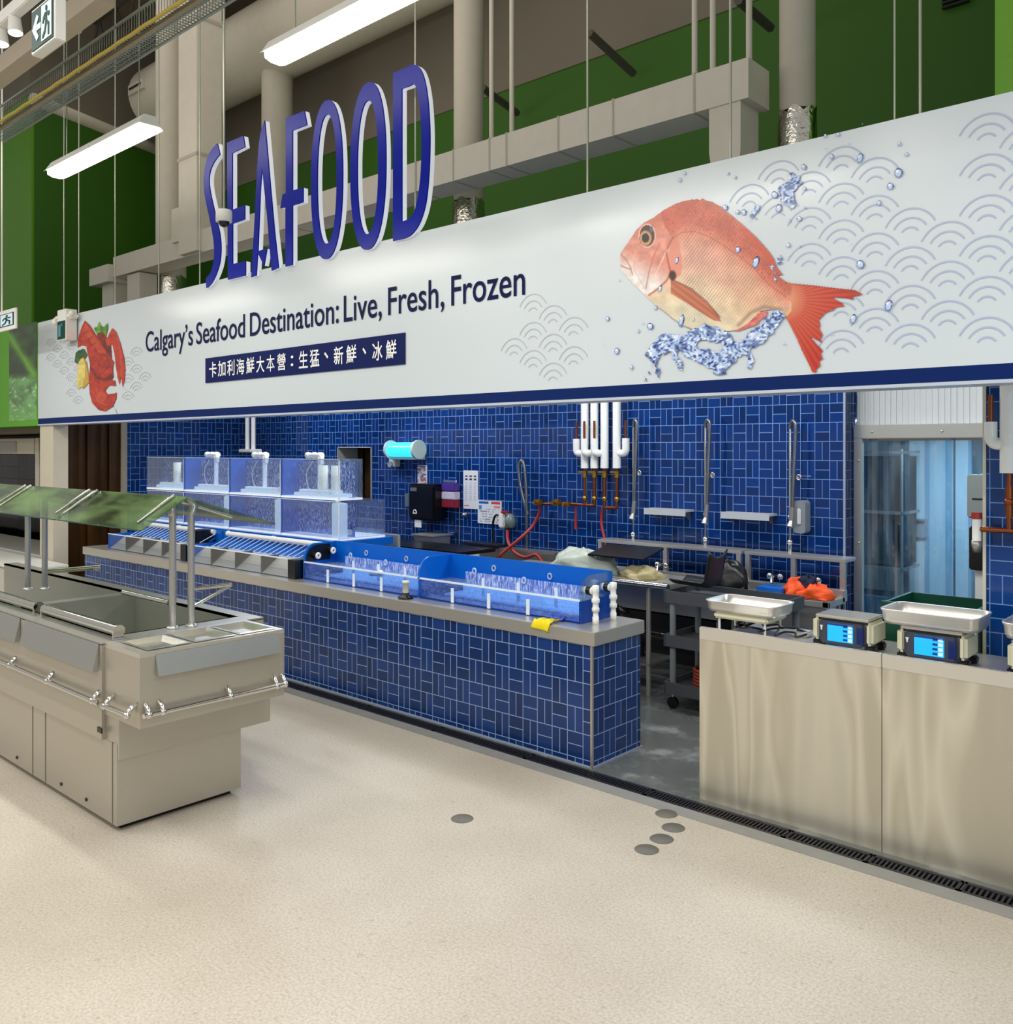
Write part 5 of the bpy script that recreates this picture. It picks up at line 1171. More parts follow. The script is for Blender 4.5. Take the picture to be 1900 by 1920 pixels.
# first scale: white stand with pan
a1 = at(1355, 1190, Y=5.40).x; a2 = at(1440, 1205, Y=5.40).x
t = thing('weighing_scale', 'small white legged scale stand carrying a steel pan at the counter end', 'scale', ((a1+a2)/2, 5.45, 1.0))
b = B()
for xx in (a1, a2):
    for yy in (5.36, 5.58): b.cyl((xx, yy, 1.0), (xx, yy, 1.085), .008, 8)
b.build('legs_frame', WHITEP, t); B().box(a1-.03, a2+.03, 5.33, 5.62, 1.085, 1.125, .012).build('plate', CRM, t)
steel_pan((a1+a2)/2+.0, 5.47, 1.127, .25, .165, .068, 'steel pan on the white legged stand at the left end of the counter')
rs2 = random.Random(3)
b = B()
pts = [(a1+.03+.045*i, 5.55+.06*math.sin(i*2.3), 1.02+.03*abs(math.sin(i*1.7))) for i in range(12)]
b.tube(smooth_path(pts, 6), .008, 6).tube(smooth_path([(p[0]+.05, p[1]-.15+.05*math.cos(i*3), 1.02+.025*abs(math.cos(i*2))) for i, p in enumerate(pts)], 6), .007, 6)
b.build('power_cables', BLACK, label='tangle of black power cables behind the first pan', cat='cable')
p = at(1385, 1195, Y=5.5); B().box(a2+.1, a2+.22, 5.5, 5.6, 1.0, 1.035, .01).build('power_adapter', mat('grey_adapter', '#b9bcc0', .4), label='pale grey power adapter lying between the cables and the first screen scale', cat='adapter')
# green crate behind scales
A, D = at(1655, 1128, Y=5.9), at(1838, 1140, Y=5.9)
t = thing('green_crate', 'dark green plastic crate behind the scale with the pan', 'crate', ((A.x+D.x)/2, 6.2, 0))
xa, xb = at(1655, 1130, Y=5.88).x, px0-.03; zc = at(1655, 1128, Y=5.88).z
GC = mat('dark_green_plastic', '#0d4a38', .4)
B().box(xa, xb, 5.88, 5.9, .95, zc, .004).box(xa, xb, 6.4, 6.42, .95, zc, .004).box(xa, xa+.02, 5.88, 6.42, .95, zc).box(xb-.02, xb, 5.88, 6.42, .95, zc).box(xa, xb, 5.88, 6.42, .93, .95).build('body', GC, t)
B().box(xa-.01, xb+.01, 5.87, 5.91, zc-.02, zc+.005, .004).build('rim', GC, t)
B().box(xa+.01, xb-.01, 5.9, 6.4, .90, .93).build('shelf', S_D, t)
for xx in (xa+.03, xb-.03):
    for yy in (5.93, 6.37): B().cyl((xx, yy, 0), (xx, yy, .9), .02, 8).build('leg', S_, t)
# pier pipework
YP = 6.0
x_ = at(1893, 800, Y=5.88).x; zb1 = at(1893, 887, Y=5.88).z
t = thing('insulated_pipe', 'thick white insulated pipe with a trap on the right tiled pier', 'pipe', (x_, 5.88, 1.4))
B().cyl((x_, 5.88, zb1), (x_, 5.88, 3.4), .05, 18).build('sleeve', WHITE, t)
xq = at(1860, 800, Y=5.9).x; zq = at(1860, 832, Y=5.88).z
B().tube(bend([(x_, 5.88, zq+.03), (x_-.02, 5.88, zq), (xq+.02, 5.88, zq), (xq, 5.88, zq+.03), (xq, 5.88, zq+.13)], .05), .036, 16).build('trap', WHITE, t)
B().cyl((xq, 5.88, zq+.13), (xq, 5.88, zq+.29), .014, 10).build('trap_stem', COPPER, t)
zc1 = at(1890, 995, Y=5.88).z
B().cyl((x_-.0, 5.88, zc1), (x_, 5.88, zb1), .016, 10).sph((x_, 5.88, (zc1+zb1)/2), .03, 10).cyl((x_, 5.88, (zc1+zb1)/2-.09), (x_, 5.88, (zc1+zb1)/2+.09), .022, 10).build('copper_tail', COPPER, t)
xv = at(1832, 995, Y=5.88).x
B().cyl((xv, 5.88, zc1), (.6, 5.88, zc1), .017, 10).build('copper_pipe', COPPER, label='horizontal copper pipe on the right tiled pier', cat='pipe')
t = thing('valve', 'white and red hose valve at the end of the pier copper pipe', 'valve', (xv-.02, 5.88, zc1-.08))
B().cyl((xv-.0, 5.88, zc1-.07), (xv, 5.88, zc1+.06), .026, 12).build('body', WHITE, t); B().cyl((xv, 5.88, zc1+.06), (xv, 5.88, zc1+.10), .03, 12).build('cap', RED, t); B().lathe((xv, 5.88, zc1-.14), [(0, 0), (.02, 0), (.03, .04), (.03, .07), (0, .07)], 12).build('outlet', S_D, t)
# control box in the doorway
xx = at(1831, 950, Y=7.9).x; za, zb_ = at(1831, 890, Y=7.9).z, at(1831, 1070, Y=7.9).z
t = thing('control_box', 'grey control box with cables at the right side of the cold room doorway', 'control box', (xx, 7.9, 0))
B().box(xx-.07, xx+.12, 7.9, 8.05, za-.35, za, .01).build('cabinet', mat('grey_metal_box', '#8b938f', .4), t)
B().box(xx-.06, xx+.12, 7.92, 8.05, zb_, za-.42, .01).build('black_unit', BLACK, t)
B().box(xx-.02, xx+.12, 7.95, 8.2, 0, za).build('post', WHITEP, t); B().box(xx-.03, xx+.05, 7.895, 7.9, za-.2, za-.19).build('slot', BLACK, t)

# ================================================================= LEFT NEIGHBOUR
t = thing('wall_display_bay', 'cream framed recess with black tiles under the green header board', 'display bay', (-16, 6.5, 0))
BT = tile_mat('black_large_tile', 0, -14, .1, .9, .5, 0, '#020306', '#12141a'); BT.node_tree.nodes['Principled BSDF'].inputs['Specular IOR Level'].default_value = .12
B().box(-27, -13.27, 6.9, 7.0, 0, 2.53).build('black_tile_back', BT, t)
B().box(-27, -13.30, 5.2, 6.9, 2.44, 2.52).build('soffit', mat('taupe_soffit', '#6f6858', .7), t)
B().box(-13.30, -13.27, 5.21, 7.0, 0, 2.53).build('cream_return', COLM, t)
zh1, zh0 = at(40, 822, Y=5.6).z, at(40, 851, Y=5.6).z
t = thing('canopy_hood', 'cream and grey hood box hanging in the black tiled recess', 'hood', (-16, 5.8, zh0))
B().box(-26, at(64, 830, Y=5.6).x, 5.6, 6.2, zh0, zh1, .01).build('shell', COLM, t)
B().box(-26, at(30, 830, Y=5.59).x, 5.585, 5.6, zh0+.02, zh1-.05).build('grey_label', mat('grey_plate', '#a6a49e', .5), t)
B().box(at(66, 830, Y=5.6).x, at(73, 830, Y=5.6).x, 5.6, 5.7, zh0-.9, zh1).build('post', COLM, t)
t = thing('open_display_case', 'white open chest case in the recess behind the steel buffet', 'display case', (-16, 6.0, 0))
ztc = at(60, 1040, Y=5.6).z
B().box(-26, -13.42, 5.6, 6.6, 0, ztc, .02).build('body', mat('chest_white', '#cfcdc4', .4), t)
B().box(-26, -13.40, 5.57, 5.62, ztc-.12, ztc+.02, .015).build('rim', WHITEP, t)
xr = at(42, 1075, Y=4.4).x; zr = at(42, 1072, Y=4.4).z
t = thing('low_chest', 'small white chest in front of the open display case', 'chest', (xr-.6, 4.9, 0))
B().box(-18.0, xr, 4.40, 4.95, 0, zr, .02).build('body', mat('chest_white', '#cfcdc4', .4), t)
B().box(-18.0, xr+.02, 4.38, 4.97, zr, zr+.04, .01).build('rim', WHITEP, t)

# ================================================================= BUFFET
t = bf = thing('buffet_unit', 'long stainless steel salad buffet on a boxy base at the left', 'buffet', (-7.3, 2.8, 0))
BX1 = -5.09; XB0 = -9.6
b = B().box(XB0, BX1, 2.335, 3.135, .035, .505); b.build('base', S_B, t)
B().box(XB0, BX1-.05, 2.38, 3.09, 0, .035).build('plinth', BLACK, t)
b = B()
for px_ in (60, 84): xx = at(px_, 1400, Y=2.33).x; b.box(xx-.002, xx+.002, 2.332, 2.336, .04, .51)
b.box(BX1-.055, BX1-.052, 2.332, 2.336, .04, .51)
b.build('panel_seam', mat('seam_brown', '#6f685a', .5), t)
for px_, py_ in ((32, 1420), (115, 1470), (162, 1499)):
    q = at(px_, py_, Y=2.334); B().cyl((q.x, 2.337, q.z), (q.x, 2.328, q.z), .011, 10).build('bolt', BLACK, t)
q = at(188, 1369, Y=2.313); B().box(q.x-.032, q.x+.028, 2.308, 2.3148, q.z-.016, q.z+.016, .002).build('name_plate', BLACK, t, label='small black plate')
# upper body
XU = -5.241
B().box(XB0, XU, 2.315, 3.40, .505, .70).box(XB0, XU, 2.315, 2.36, .70, 1.06).box(XB0, XU, 3.36, 3.40, .7, 1.06).box(XU-.03, XU, 2.36, 3.36, .7, 1.06).build('body', S_B, t)
B().box(XU+.001, -5.07, 2.338, 3.34, .42, .652).build('end_skirt', S_B, t)
# well
ww = B().box(XB0, XU-.14, 2.46, 3.28, .72, .74).box(XB0, XU-.14, 2.44, 2.46, .72, 1.07).box(XB0, XU-.14, 3.28, 3.30, .72, 1.07).box(XU-.16, XU-.14, 2.44, 3.3, .72, 1.07)
ww.box(XB0, XU, 2.315, 2.46, 1.055, 1.07).box(XB0, XU, 3.28, 3.40, 1.055, 1.07).box(XU-.16, XU, 2.46, 3.28, 1.055, 1.07)
xw2 = at(160, 1110, Y=2.9).x; ww.box(xw2-.12, xw2, 2.44, 3.3, .74, 1.072, .004)
ww.build('cold_well', steel('well_steel', '#a9a9a2', .3, (1, 1, 5), 8, .03, metal=.45), t)
# end shelf with pans
EX1 = -4.80
es = B().box(XU+.001, EX1, 2.33, 3.262, .655, 1.045).build('end_box', S_B, t)
b = B(); P0, P1 = XU+.06, EX1-.05
ys = [2.40, 2.66, 2.69, 2.95, 2.98, 3.22]
b.box(XU, P0, 2.33, 3.262, 1.045, 1.07).box(P1, EX1, 2.33, 3.262, 1.045, 1.07).box(P0, P1, 2.33, ys[0], 1.045, 1.07).box(P0, P1, ys[1], ys[2], 1.045, 1.07).box(P0, P1, ys[3], ys[4], 1.045, 1.07).box(P0, P1, ys[5], 3.262, 1.045, 1.07)
b.build('end_top', S_H, t)
for k, lb in enumerate(('nearest the viewer', 'in the middle', 'furthest from the viewer')):
    y0_, y1_ = ys[2*k], ys[2*k+1]; b = B()
    rim = [(P0-.012, y0_-.008, 1.074), (P1+.012, y0_-.008, 1.074), (P1+.012, y1_+.008, 1.074), (P0-.012, y1_+.008, 1.074)]
    inn = [(P0+.01, y0_+.01, 1.076), (P1-.01, y0_+.01, 1.076), (P1-.01, y1_-.01, 1.076), (P0+.01, y1_-.01, 1.076)]
    bt = [(P0+.045, y0_+.04, 1.045+.003), (P1-.045, y0_+.04, 1.048), (P1-.045, y1_-.04, 1.048), (P0+.045, y1_-.04, 1.048)]
    vs = rim+inn+bt; fs = [(i, (i+1) % 4, 4+(i+1) % 4, 4+i) for i in range(4)]+[(4+i, 4+(i+1) % 4, 8+(i+1) % 4, 8+i) for i in range(4)]+[(8, 9, 10, 11)]
    b._add(vs, fs).build('food_pan', mat('food_pan_steel', '#d8d6cc', .22, .85), label='square steel food pan set in the buffet end, %s' % lb, cat='pan', group='food pans in the buffet end', fix=False)
# hanging front skirts (label rails)
def skirt(x0, x1, z0, z1, nm='tray_rail'):
    b = B(); b._add([(x0, 2.312, z1), (x1, 2.312, z1), (x1, 2.275, z0), (x0, 2.275, z0)], [(0, 1, 2, 3)]); b._add([(x1, 2.312, z1), (x1, 2.275, z0), (x1, 2.312, z0)], [(0, 1, 2)]); b._add([(x0, 2.312, z1), (x0, 2.275, z0), (x0, 2.312, z0)], [(0, 1, 2)])
    b.build(nm, steel('skirt_steel', '#a9aba8', .3, metal=.6, var=.02), bf, fix=False)
xs1 = at(178, 1230, Y=2.29).x; xs0 = at(41, 1180, Y=2.29).x; xs2 = at(31, 1180, Y=2.29).x
skirt(xs0, xs1, .90, 1.06); skirt(XB0, xs2, .90, 1.06)
b = B()._add([(EX1+.003, 2.42, 1.05), (EX1+.003, 3.22, 1.05), (EX1+.04, 3.22, .935), (EX1+.04, 2.42, .935)], [(0, 1, 2, 3)])._add([(EX1+.003, 2.42, 1.05), (EX1+.04, 2.42, .935), (EX1+.003, 2.42, .935)], [(0, 1, 2)])
b.build('tray_rail', steel('skirt_steel', '#a9aba8', .3, metal=.6, var=.02), t, fix=False)
# bumper rails with brackets
RZ = .735
b = B().cyl((XB0, 2.275, RZ), (XU+.06, 2.275, RZ), .016, 12).cyl((XU+.1, 2.275, RZ), (EX1-.03, 2.275, RZ), .016, 12); b.build('bumper_rail', CHROME, t)
b = B().cyl((EX1+.045, 2.33, RZ), (EX1+.045, 3.25, RZ), .016, 12); b.build('bumper_rail', CHROME, t)
for xx in (at(20, 1240, Y=2.28).x, at(90, 1278, Y=2.28).x, XU-.03, XU+.13, EX1-.04): B().tube(bend([(xx, 2.33, RZ+.05), (xx, 2.30, RZ+.035), (xx, 2.275, RZ)], .02), .015, 10).sph((xx, 2.275, RZ), .022, 10).build('rail_bracket', CHROME, t)
for yy in (2.36, 2.44, 2.86, 3.18, 3.24): B().tube(bend([(EX1+.0, yy, RZ+.05), (EX1+.03, yy, RZ+.035), (EX1+.045, yy, RZ)], .02), .015, 10).sph((EX1+.045, yy, RZ), .022, 10).build('rail_bracket', CHROME, t)
# roller bars on the near edge
for pa, pb in (((84, 1141), (222, 1186)), ((-60, 1090), (72, 1133))):
    xa, xb = at(pa[0], pa[1], Y=2.42).x, at(pb[0], pb[1], Y=2.42).x
    b = B().cyl((xa, 2.42, 1.125), (xb, 2.42, 1.125), .03, 14).tube([(xb, 2.42, 1.125), (xb+.012, 2.42, 1.125)], .036, 14).box(xb-.02, xb, 2.39, 2.45, 1.07, 1.13, .004).box(xa, xa+.02, 2.39, 2.45, 1.07, 1.13, .004)
    b.build('roller_bar', CHROME, t)
# posts
PXS = [(-5.33, 2.80), (-5.31, 2.915), (-7.68, 2.80), (-7.6, 2.9)]
for (xx, yy) in PXS:
    b = B().cyl((xx, yy, 1.07), (xx, yy, 1.80), .022, 14).tube([(xx, yy, 1.78), (xx+.0, yy+(.02 if yy > 2.85 else -.01), 1.84), (xx, yy+(-.02 if yy > 2.85 else .02), 1.885)], [.022, .03, .012], 12).lathe((xx, yy, 1.07), [(.04, 0), (.04, .012), (.022, .02)], 14)
    b.build('post', steel('post_steel', '#b9bab8', .22), t)
# glass canopy: two panes each side
GX = [(-5.20, -6.42), (-6.44, -7.70), (-7.72, -8.9)]
RZ1, NY, NZ, FY, FZ, RY = 1.895, 2.53, 1.708, 3.465, 1.69, 2.83
for x1_, x0_ in GX:
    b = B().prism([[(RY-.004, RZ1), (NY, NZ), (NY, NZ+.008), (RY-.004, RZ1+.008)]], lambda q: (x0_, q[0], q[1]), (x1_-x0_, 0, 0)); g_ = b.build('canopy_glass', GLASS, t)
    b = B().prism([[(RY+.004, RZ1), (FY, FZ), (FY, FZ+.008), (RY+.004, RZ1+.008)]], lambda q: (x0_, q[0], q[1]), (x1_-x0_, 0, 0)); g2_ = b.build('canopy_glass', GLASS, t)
    EG = mat('green_glass_edge', '#2f5c4a', .15)
    B().box(x0_, x1_, NY-.001, NY+.002, NZ, NZ+.008).build('polished_edge', EG, g_); B().box(x0_, x1_, FY-.002, FY+.001, FZ, FZ+.008).build('polished_edge', EG, g2_)
for xx in (-5.33, -6.43, -6.55, -7.64, -7.75):
    b = B().cyl((xx, RY-.02, RZ1+.012), (xx, NY+.04, NZ+.045), .009, 8).cyl((xx-.03, RY-.04, RZ1), (xx-.03, NY+.1, NZ+.07), .006, 8).cyl((xx, RY+.03, RZ1-.03), (xx, FY-.25, FZ+.06), .011, 8).sph((xx, NY+.06, NZ+.01), .02, 8).sph((xx, RY, RZ1-.02), .022, 8)
    b.build('glass_arm', CHROME, t)
q1 = at(92, 1066, Y=3.0); q2 = at(159, 1049, X=q1.x+.02)
B().cyl((-7.6, 2.9, q1.z), (-7.55, 3.32, q1.z-.0), .02, 10).build('side_bar', CHROME, t)
q1 = at(318, 1131, Y=2.8); q2 = at(232, 1117, Y=2.8)
B().cyl((q2.x, 2.8, q1.z), (q1.x, 2.8, q1.z), .02, 12).build('side_bar', CHROME, t)
zz = at(365, 1110, X=-5.31).z
b = B().cyl((-5.31, 2.93, zz+.02), (-5.31, 3.2, zz+.02), .013, 8).cyl((-5.31, 2.93, zz-.09), (-5.31, 3.2, zz+.015), .012, 8); b.build('side_bracket', CHROME, t)

# ================================================================= OVERHEAD
# rectangular duct
t = thing('rectangular_duct', 'long cream rectangular air duct running above the sign board', 'duct', (-11, 8.3, 5.6))
dz0, dz1 = 5.595, 5.985
B().box(-17.6, -4.03, 8.0, 8.45, dz0, dz1).build('main_run', DUCT, t)
# left tapered end and outlets
b = B().box(-18.45, -17.6, 7.9, 8.5, dz0-.09, dz1-.14); b.build('end_box', DUCT, t)
for xx in (-17.9, -16.8):
    B().box(xx-.3, xx+.2, 8.05, 8.4, 4.6, dz0-.02).build('outlet', DUCT, t)
b = B()
for px_ in (545, 780, 850, 918, 950, 1047, 1150, 1302): xx = at(px_, 300, Y=8.0).x; b.box(xx-.012, xx+.012, 7.992, 8.46, dz0-.008, dz1+.01)
b.build('flange', mat('duct_flange', '#b3afa3', .5), t)
xo0, xo1 = at(1330, 230, Y=8.02).x, at(1389, 230, Y=8.02).x
B().box(xo0, xo1, 8.02, 8.40, 5.15, dz0).build('outlet', DUCT, t)
B()._add([(xo0, 8.02, 5.15), (xo1, 8.02, 5.15), (xo1, 8.4, 5.15), (xo0, 8.4, 5.15), (xo0+.05, 8.02, 4.85), (xo1-.02, 8.02, 4.85), (xo1-.02, 8.4, 4.85), (xo0+.05, 8.4, 4.85)], [(0, 1, 5, 4), (1, 2, 6, 5), (2, 3, 7, 6), (3, 0, 4, 7)]).build('outlet_neck', DUCT, t)
for px_ in (922, 960, 1303, 1337, 1405):
    xx = at(px_, 200, Y=8.1).x; B().cyl((xx, 8.1, dz1), (xx, 8.1, 12.4), .03, 10).build('hanger_rod', DUCT, t)
# duct riser
xr0, xr1 = at(335, 300, Y=7.9).x, at(369, 300, Y=7.9).x; yr = at(416, 300, X=xr1).y
B().box(xr0, xr1, 7.9, yr, dz0+.02, 12.39).box(xr0-.35, xr0, 7.95, yr-.05, dz1-.1, dz1+.5).build('riser', DUCT, t)
b = B()
for z in (7.25, 9.6): b.box(xr0-.02, xr1+.02, 7.88, yr+.02, z, z+.05)
b.build('flange', mat('duct_flange', '#b3afa3', .5), t)
# round duct high up, X direction
YR = 10.1; ca = at(418, 195, Y=YR); zr_ = ca.z
t = thing('round_duct', 'big round cream duct running high under the roof behind the letters', 'duct', (-15, YR, zr_))
RR = .75
B().cyl((at(300, 300, Y=YR).x, YR, zr_+RR), (at(830, 10, Y=YR).x, YR, zr_+RR), RR, 32).build('main_run', DUCTR, t)
xd = at(520, 200, Y=YR).x; B().cyl((xd, YR, 6.2), (xd, YR, zr_+RR), .30, 24).build('branch', DUCTR, t)
xd = at(318, 400, Y=YR).x; B().cyl((xd, YR, 5.2), (xd, YR, zr_+RR), .30, 24).build('branch', DUCTR, t)
# wall vent box
A = at(240, 180, Y=9.3); D = at(268, 145, Y=9.3); bx_ = at(290, 180, X=D.x).y
B().box(A.x, D.x, 9.3, min(bx_, 10.6), A.z, D.z).build('vent_box', DUCTR, t); B().box(A.x+.08, D.x-.1, 9.28, 9.3, A.z+.1, D.z-.08).build('grille', DARK, t)
# round vertical columns with foil collars
FOIL = mat('crinkled_foil', '#d9d7d0', .15, 1, bump=1, vscale=25)
for pl, pr, yb_, Yc, lb in ((857, 902, 412, 9.0, 'round cream vertical duct with foil collar left of the middle of the sign'), (1461, 1531, 258, 8.6, 'round cream vertical duct with shiny foil collar above the fish picture'), (306, 336, 545, 8.75, 'round cream vertical duct with foil collar left of the letter S')):
    x0_, x1_ = at(pl, 300, Y=Yc).x, at(pr, 300, Y=Yc).x; xc = (x0_+x1_)/2; r_ = (x1_-x0_)/2*.9; zb_ = at((pl+pr)/2, yb_, Y=Yc).z
    t = thing('vertical_duct', lb, 'duct', (xc, Yc, zb_-1.0))
    B().cyl((xc, Yc, zb_+.25), (xc, Yc, 12.4), r_, 24).build('pipe', DUCTR, t)
    b = B(); n = 32; Rg = []
    for i in range(7):
        z = zb_-1.0+1.25*i/6; Rg.append([(xc+(r_*1.03+.012*math.sin(k*2.7+i*1.9))*math.cos(2*PI*k/n), Yc+(r_*1.03+.012*math.sin(k*2.7+i*1.9))*math.sin(2*PI*k/n), z+.03*math.sin(k*1.3)) for k in range(n)])
    b._add([p for r in Rg for p in r], [(i*n+k, i*n+(k+1) % n, (i+1)*n+(k+1) % n, (i+1)*n+k) for i in range(6) for k in range(n)], True); b.build('foil_collar', FOIL, t)
# hanging cables
for k, (px_, pt, Yc, lb) in enumerate(((779, 412, 5.05, 'sign suspension cable right of the letter D'), (1102, 362, 5.05, 'sign suspension cable left of the fish picture'), (1370, 292, 5.05, 'sign suspension cable above the dorsal fin of the fish'), (1726, 203, 5.05, 'sign suspension cable near the right end of the sign'),
        (1678, 215, 5.1, 'thin cable just left of the rightmost sign cable'), (216, 578, 5.05, 'sign suspension cable above the lobster picture'), (298, 552, 5.05, 'pair cable right of the vertical duct near the letter S'), (375, 535, 5.05, 'sign suspension cable just left of the letter S'), (120, 600, 5.05, 'sign suspension cable at the left end of the sign'), (148, 590, 5.05, 'thin yellowish cable left of the first tube light'))):
    q = at(px_, pt, Y=Yc); B().cyl((q.x, Yc, SZ1-.01), (q.x, Yc, 12.4), .008 if Yc == 5.05 else .006, 6).build('suspension_cable', CABLE, label=lb, cat='cable')
# slanting beam pipe on the left green wall
a_, c_ = at(62, 185, Y=7.0), at(312, 288, Y=10.6)
B().tube([a_, c_], .12, 12).build('sloping_pipe', DUCTR, label='cream pipe sloping across the top of the left green wall', cat='pipe')
for (x1p, y1p, x2p, y2p, Yb, lb) in ((1106, 62, 1188, 138, 10.9, 'dark steel bracket arm on the green wall above the long duct'), (905, 165, 970, 212, 10.9, 'dark steel bracket arm on the green wall left of the middle'), (1385, 0, 1445, 52, 10.5, 'dark steel channel hanging beside the round vertical duct')):
    A, D = at(x1p, y1p, Y=Yb-.8), at(x2p, y2p, Y=Yb+.3); B().tube([A, D], .06, 6).build('bracket_arm', mat('bracket_dark', '#56544c', .6), label=lb, cat='bracket')
# tube lights
FL = mat('glowing_diffuser', '#ffffff', .4, emit=7, ecol='#fffaf0')
def tube_light(px0, py0, px1, py1, Yf, lb):
    A, D = at(px0, py0, Y=Yf), at(px1, py1, Y=Yf); z = (A.z+D.z)/2
    t = thing('tube_light', lb, 'light fixture', ((A.x+D.x)/2, Yf, z), 'suspended tube lights')
    prof = [(-.075, 0), (-.07, -.035), (-.03, -.05), (.03, -.05), (.07, -.035), (.075, 0)]
    B().prism([[(Yf+p_[0], z+p_[1]) for p_ in prof]], lambda q: (A.x, q[0], q[1]), (D.x-A.x, 0, 0)).build('diffuser', FL, t)
    pr2 = [(-.1, -.015), (-.085, .0), (-.04, .07), (.04, .07), (.085, 0), (.1, -.015), (.075, .002), (-.075, .002)]
    B().prism([[(Yf+p_[0], z+p_[1]) for p_ in pr2]], lambda q: (A.x-.01, q[0], q[1]), (D.x-A.x+.02, 0, 0)).build('reflector', WHITEP, t)
    for xx in (A.x+.2, D.x-.15): B().cyl((xx, Yf, z+.07), (xx, Yf, 12.4), .005, 6).build('hanging_wire', CABLE, t)
    return (A.x+D.x)/2, z, D.x-A.x
L1 = tube_light(106, 322, 280, 236, 3.0, 'bright suspended tube light above the left green wall')
L2 = tube_light(516, 98, 1010, -140, 3.0, 'bright suspended tube light above the letters, cut by the top edge')
# cable tray with yellow cable
YT = 2.7
t = thing('cable_tray', 'wire mesh cable tray crossing the upper left corner', 'cable tray', (-7, YT, 5))
za_ = at(0, 200, Y=YT).z; zb_ = at(0, 228, Y=YT).z
b = B(); X0, X1 = at(-40, 200, Y=YT).x, at(420, 0, Y=YT).x
for z, yy in ((za_, YT), (za_-.02, YT+.2), (zb_, YT), (zb_, YT+.2)): b.cyl((X0, yy, z), (X1, yy, z), .010, 6)
b.build('side_rail', mat('zinc_wire', '#9aa39a', .35, .8), t)
b = B(); n = 110
for k in range(n):
    xx = X0+(X1-X0)*k/(n-1); b.tube([(xx, YT, za_), (xx, YT, zb_), (xx, YT+.2, zb_), (xx, YT+.2, za_-.02)], .0035, 4)
for q in range(1, 6): b.cyl((X0, YT+.2*q/6, zb_), (X1, YT+.2*q/6, zb_), .0035, 4)
b.build('wire_mesh', mat('zinc_wire', '#9aa39a', .35, .8), t)
b = B().box(X0, X1, YT+.02, YT+.05, zb_-.035, zb_-.015); b.build('support_channel', mat('beige_channel', '#8b8168', .5), t)
pts = [(X0+(X1-X0)*k/40, YT-.02, zb_-.02+.003*math.sin(k*1.9)) for k in range(41)]
B().tube(pts, .012, 6).build('yellow_cable', mat('yellow_sheath', '#b9a23a', .5), label='yellow cable running along the wire mesh tray', cat='cable')
# beam and light track, top left
YB = 2.4; z = at(0, 118, Y=YB).z; B().box(at(-60, 118, Y=YB).x, at(180, 0, Y=YB).x, YB, YB+.12, z-.07, z+.06).build('ceiling_beam', mat('beige_beam', '#b3a691', .5), label='pale beige beam crossing behind the large exit sign', cat='beam')
YK = 2.0; z = at(0, 35, Y=YK).z; t = thing('light_track', 'white lighting track in the top left corner', 'light track', (-5.5, YK, z))
B().box(at(-40, 35, Y=YK).x, at(60, 0, Y=YK).x+.15, YK, YK+.06, z-.03, z+.05, .006).build('track', WHITEP, t)
SPOT = mat('spot_glow', '#ffffff', .3, emit=12, ecol='#fff6e6')
for px_, py_, lb in ((29, 40, 'white track spotlight shining down, left of the large exit sign'), (3, 62, 'white track spotlight at the very left edge')):
    q = at(px_, py_, Y=YK+.03); t = thing('spotlight', lb, 'spotlight', (q.x, YK+.03, q.z-.06))
    B().cyl((q.x, YK+.03, q.z-.07), (q.x-.02, YK+.03, q.z+.06), .042, 16, .03).build('head', WHITEP, t)
    B().cyl((q.x+.001, YK+.03, q.z-.074), (q.x, YK+.03, q.z-.068), .034, 16).build('lens', SPOT, t)
    B().cyl((q.x-.02, YK+.03, q.z+.05), (q.x-.02, YK+.03, z-.02), .01, 8).build('stem', WHITEP, t)
q = at(137, 50, Y=2.9); B().lathe((q.x, q.y, q.z-.03), [(0, 0), (.06, 0), (.07, .03), (.07, .05), (0, .055)], 20).cyl((q.x, q.y, q.z+.02), (q.x, q.y, 12.4), .004, 6).build('smoke_detector', WHITEP, label='round white detector hanging right of the large exit sign', cat='detector')
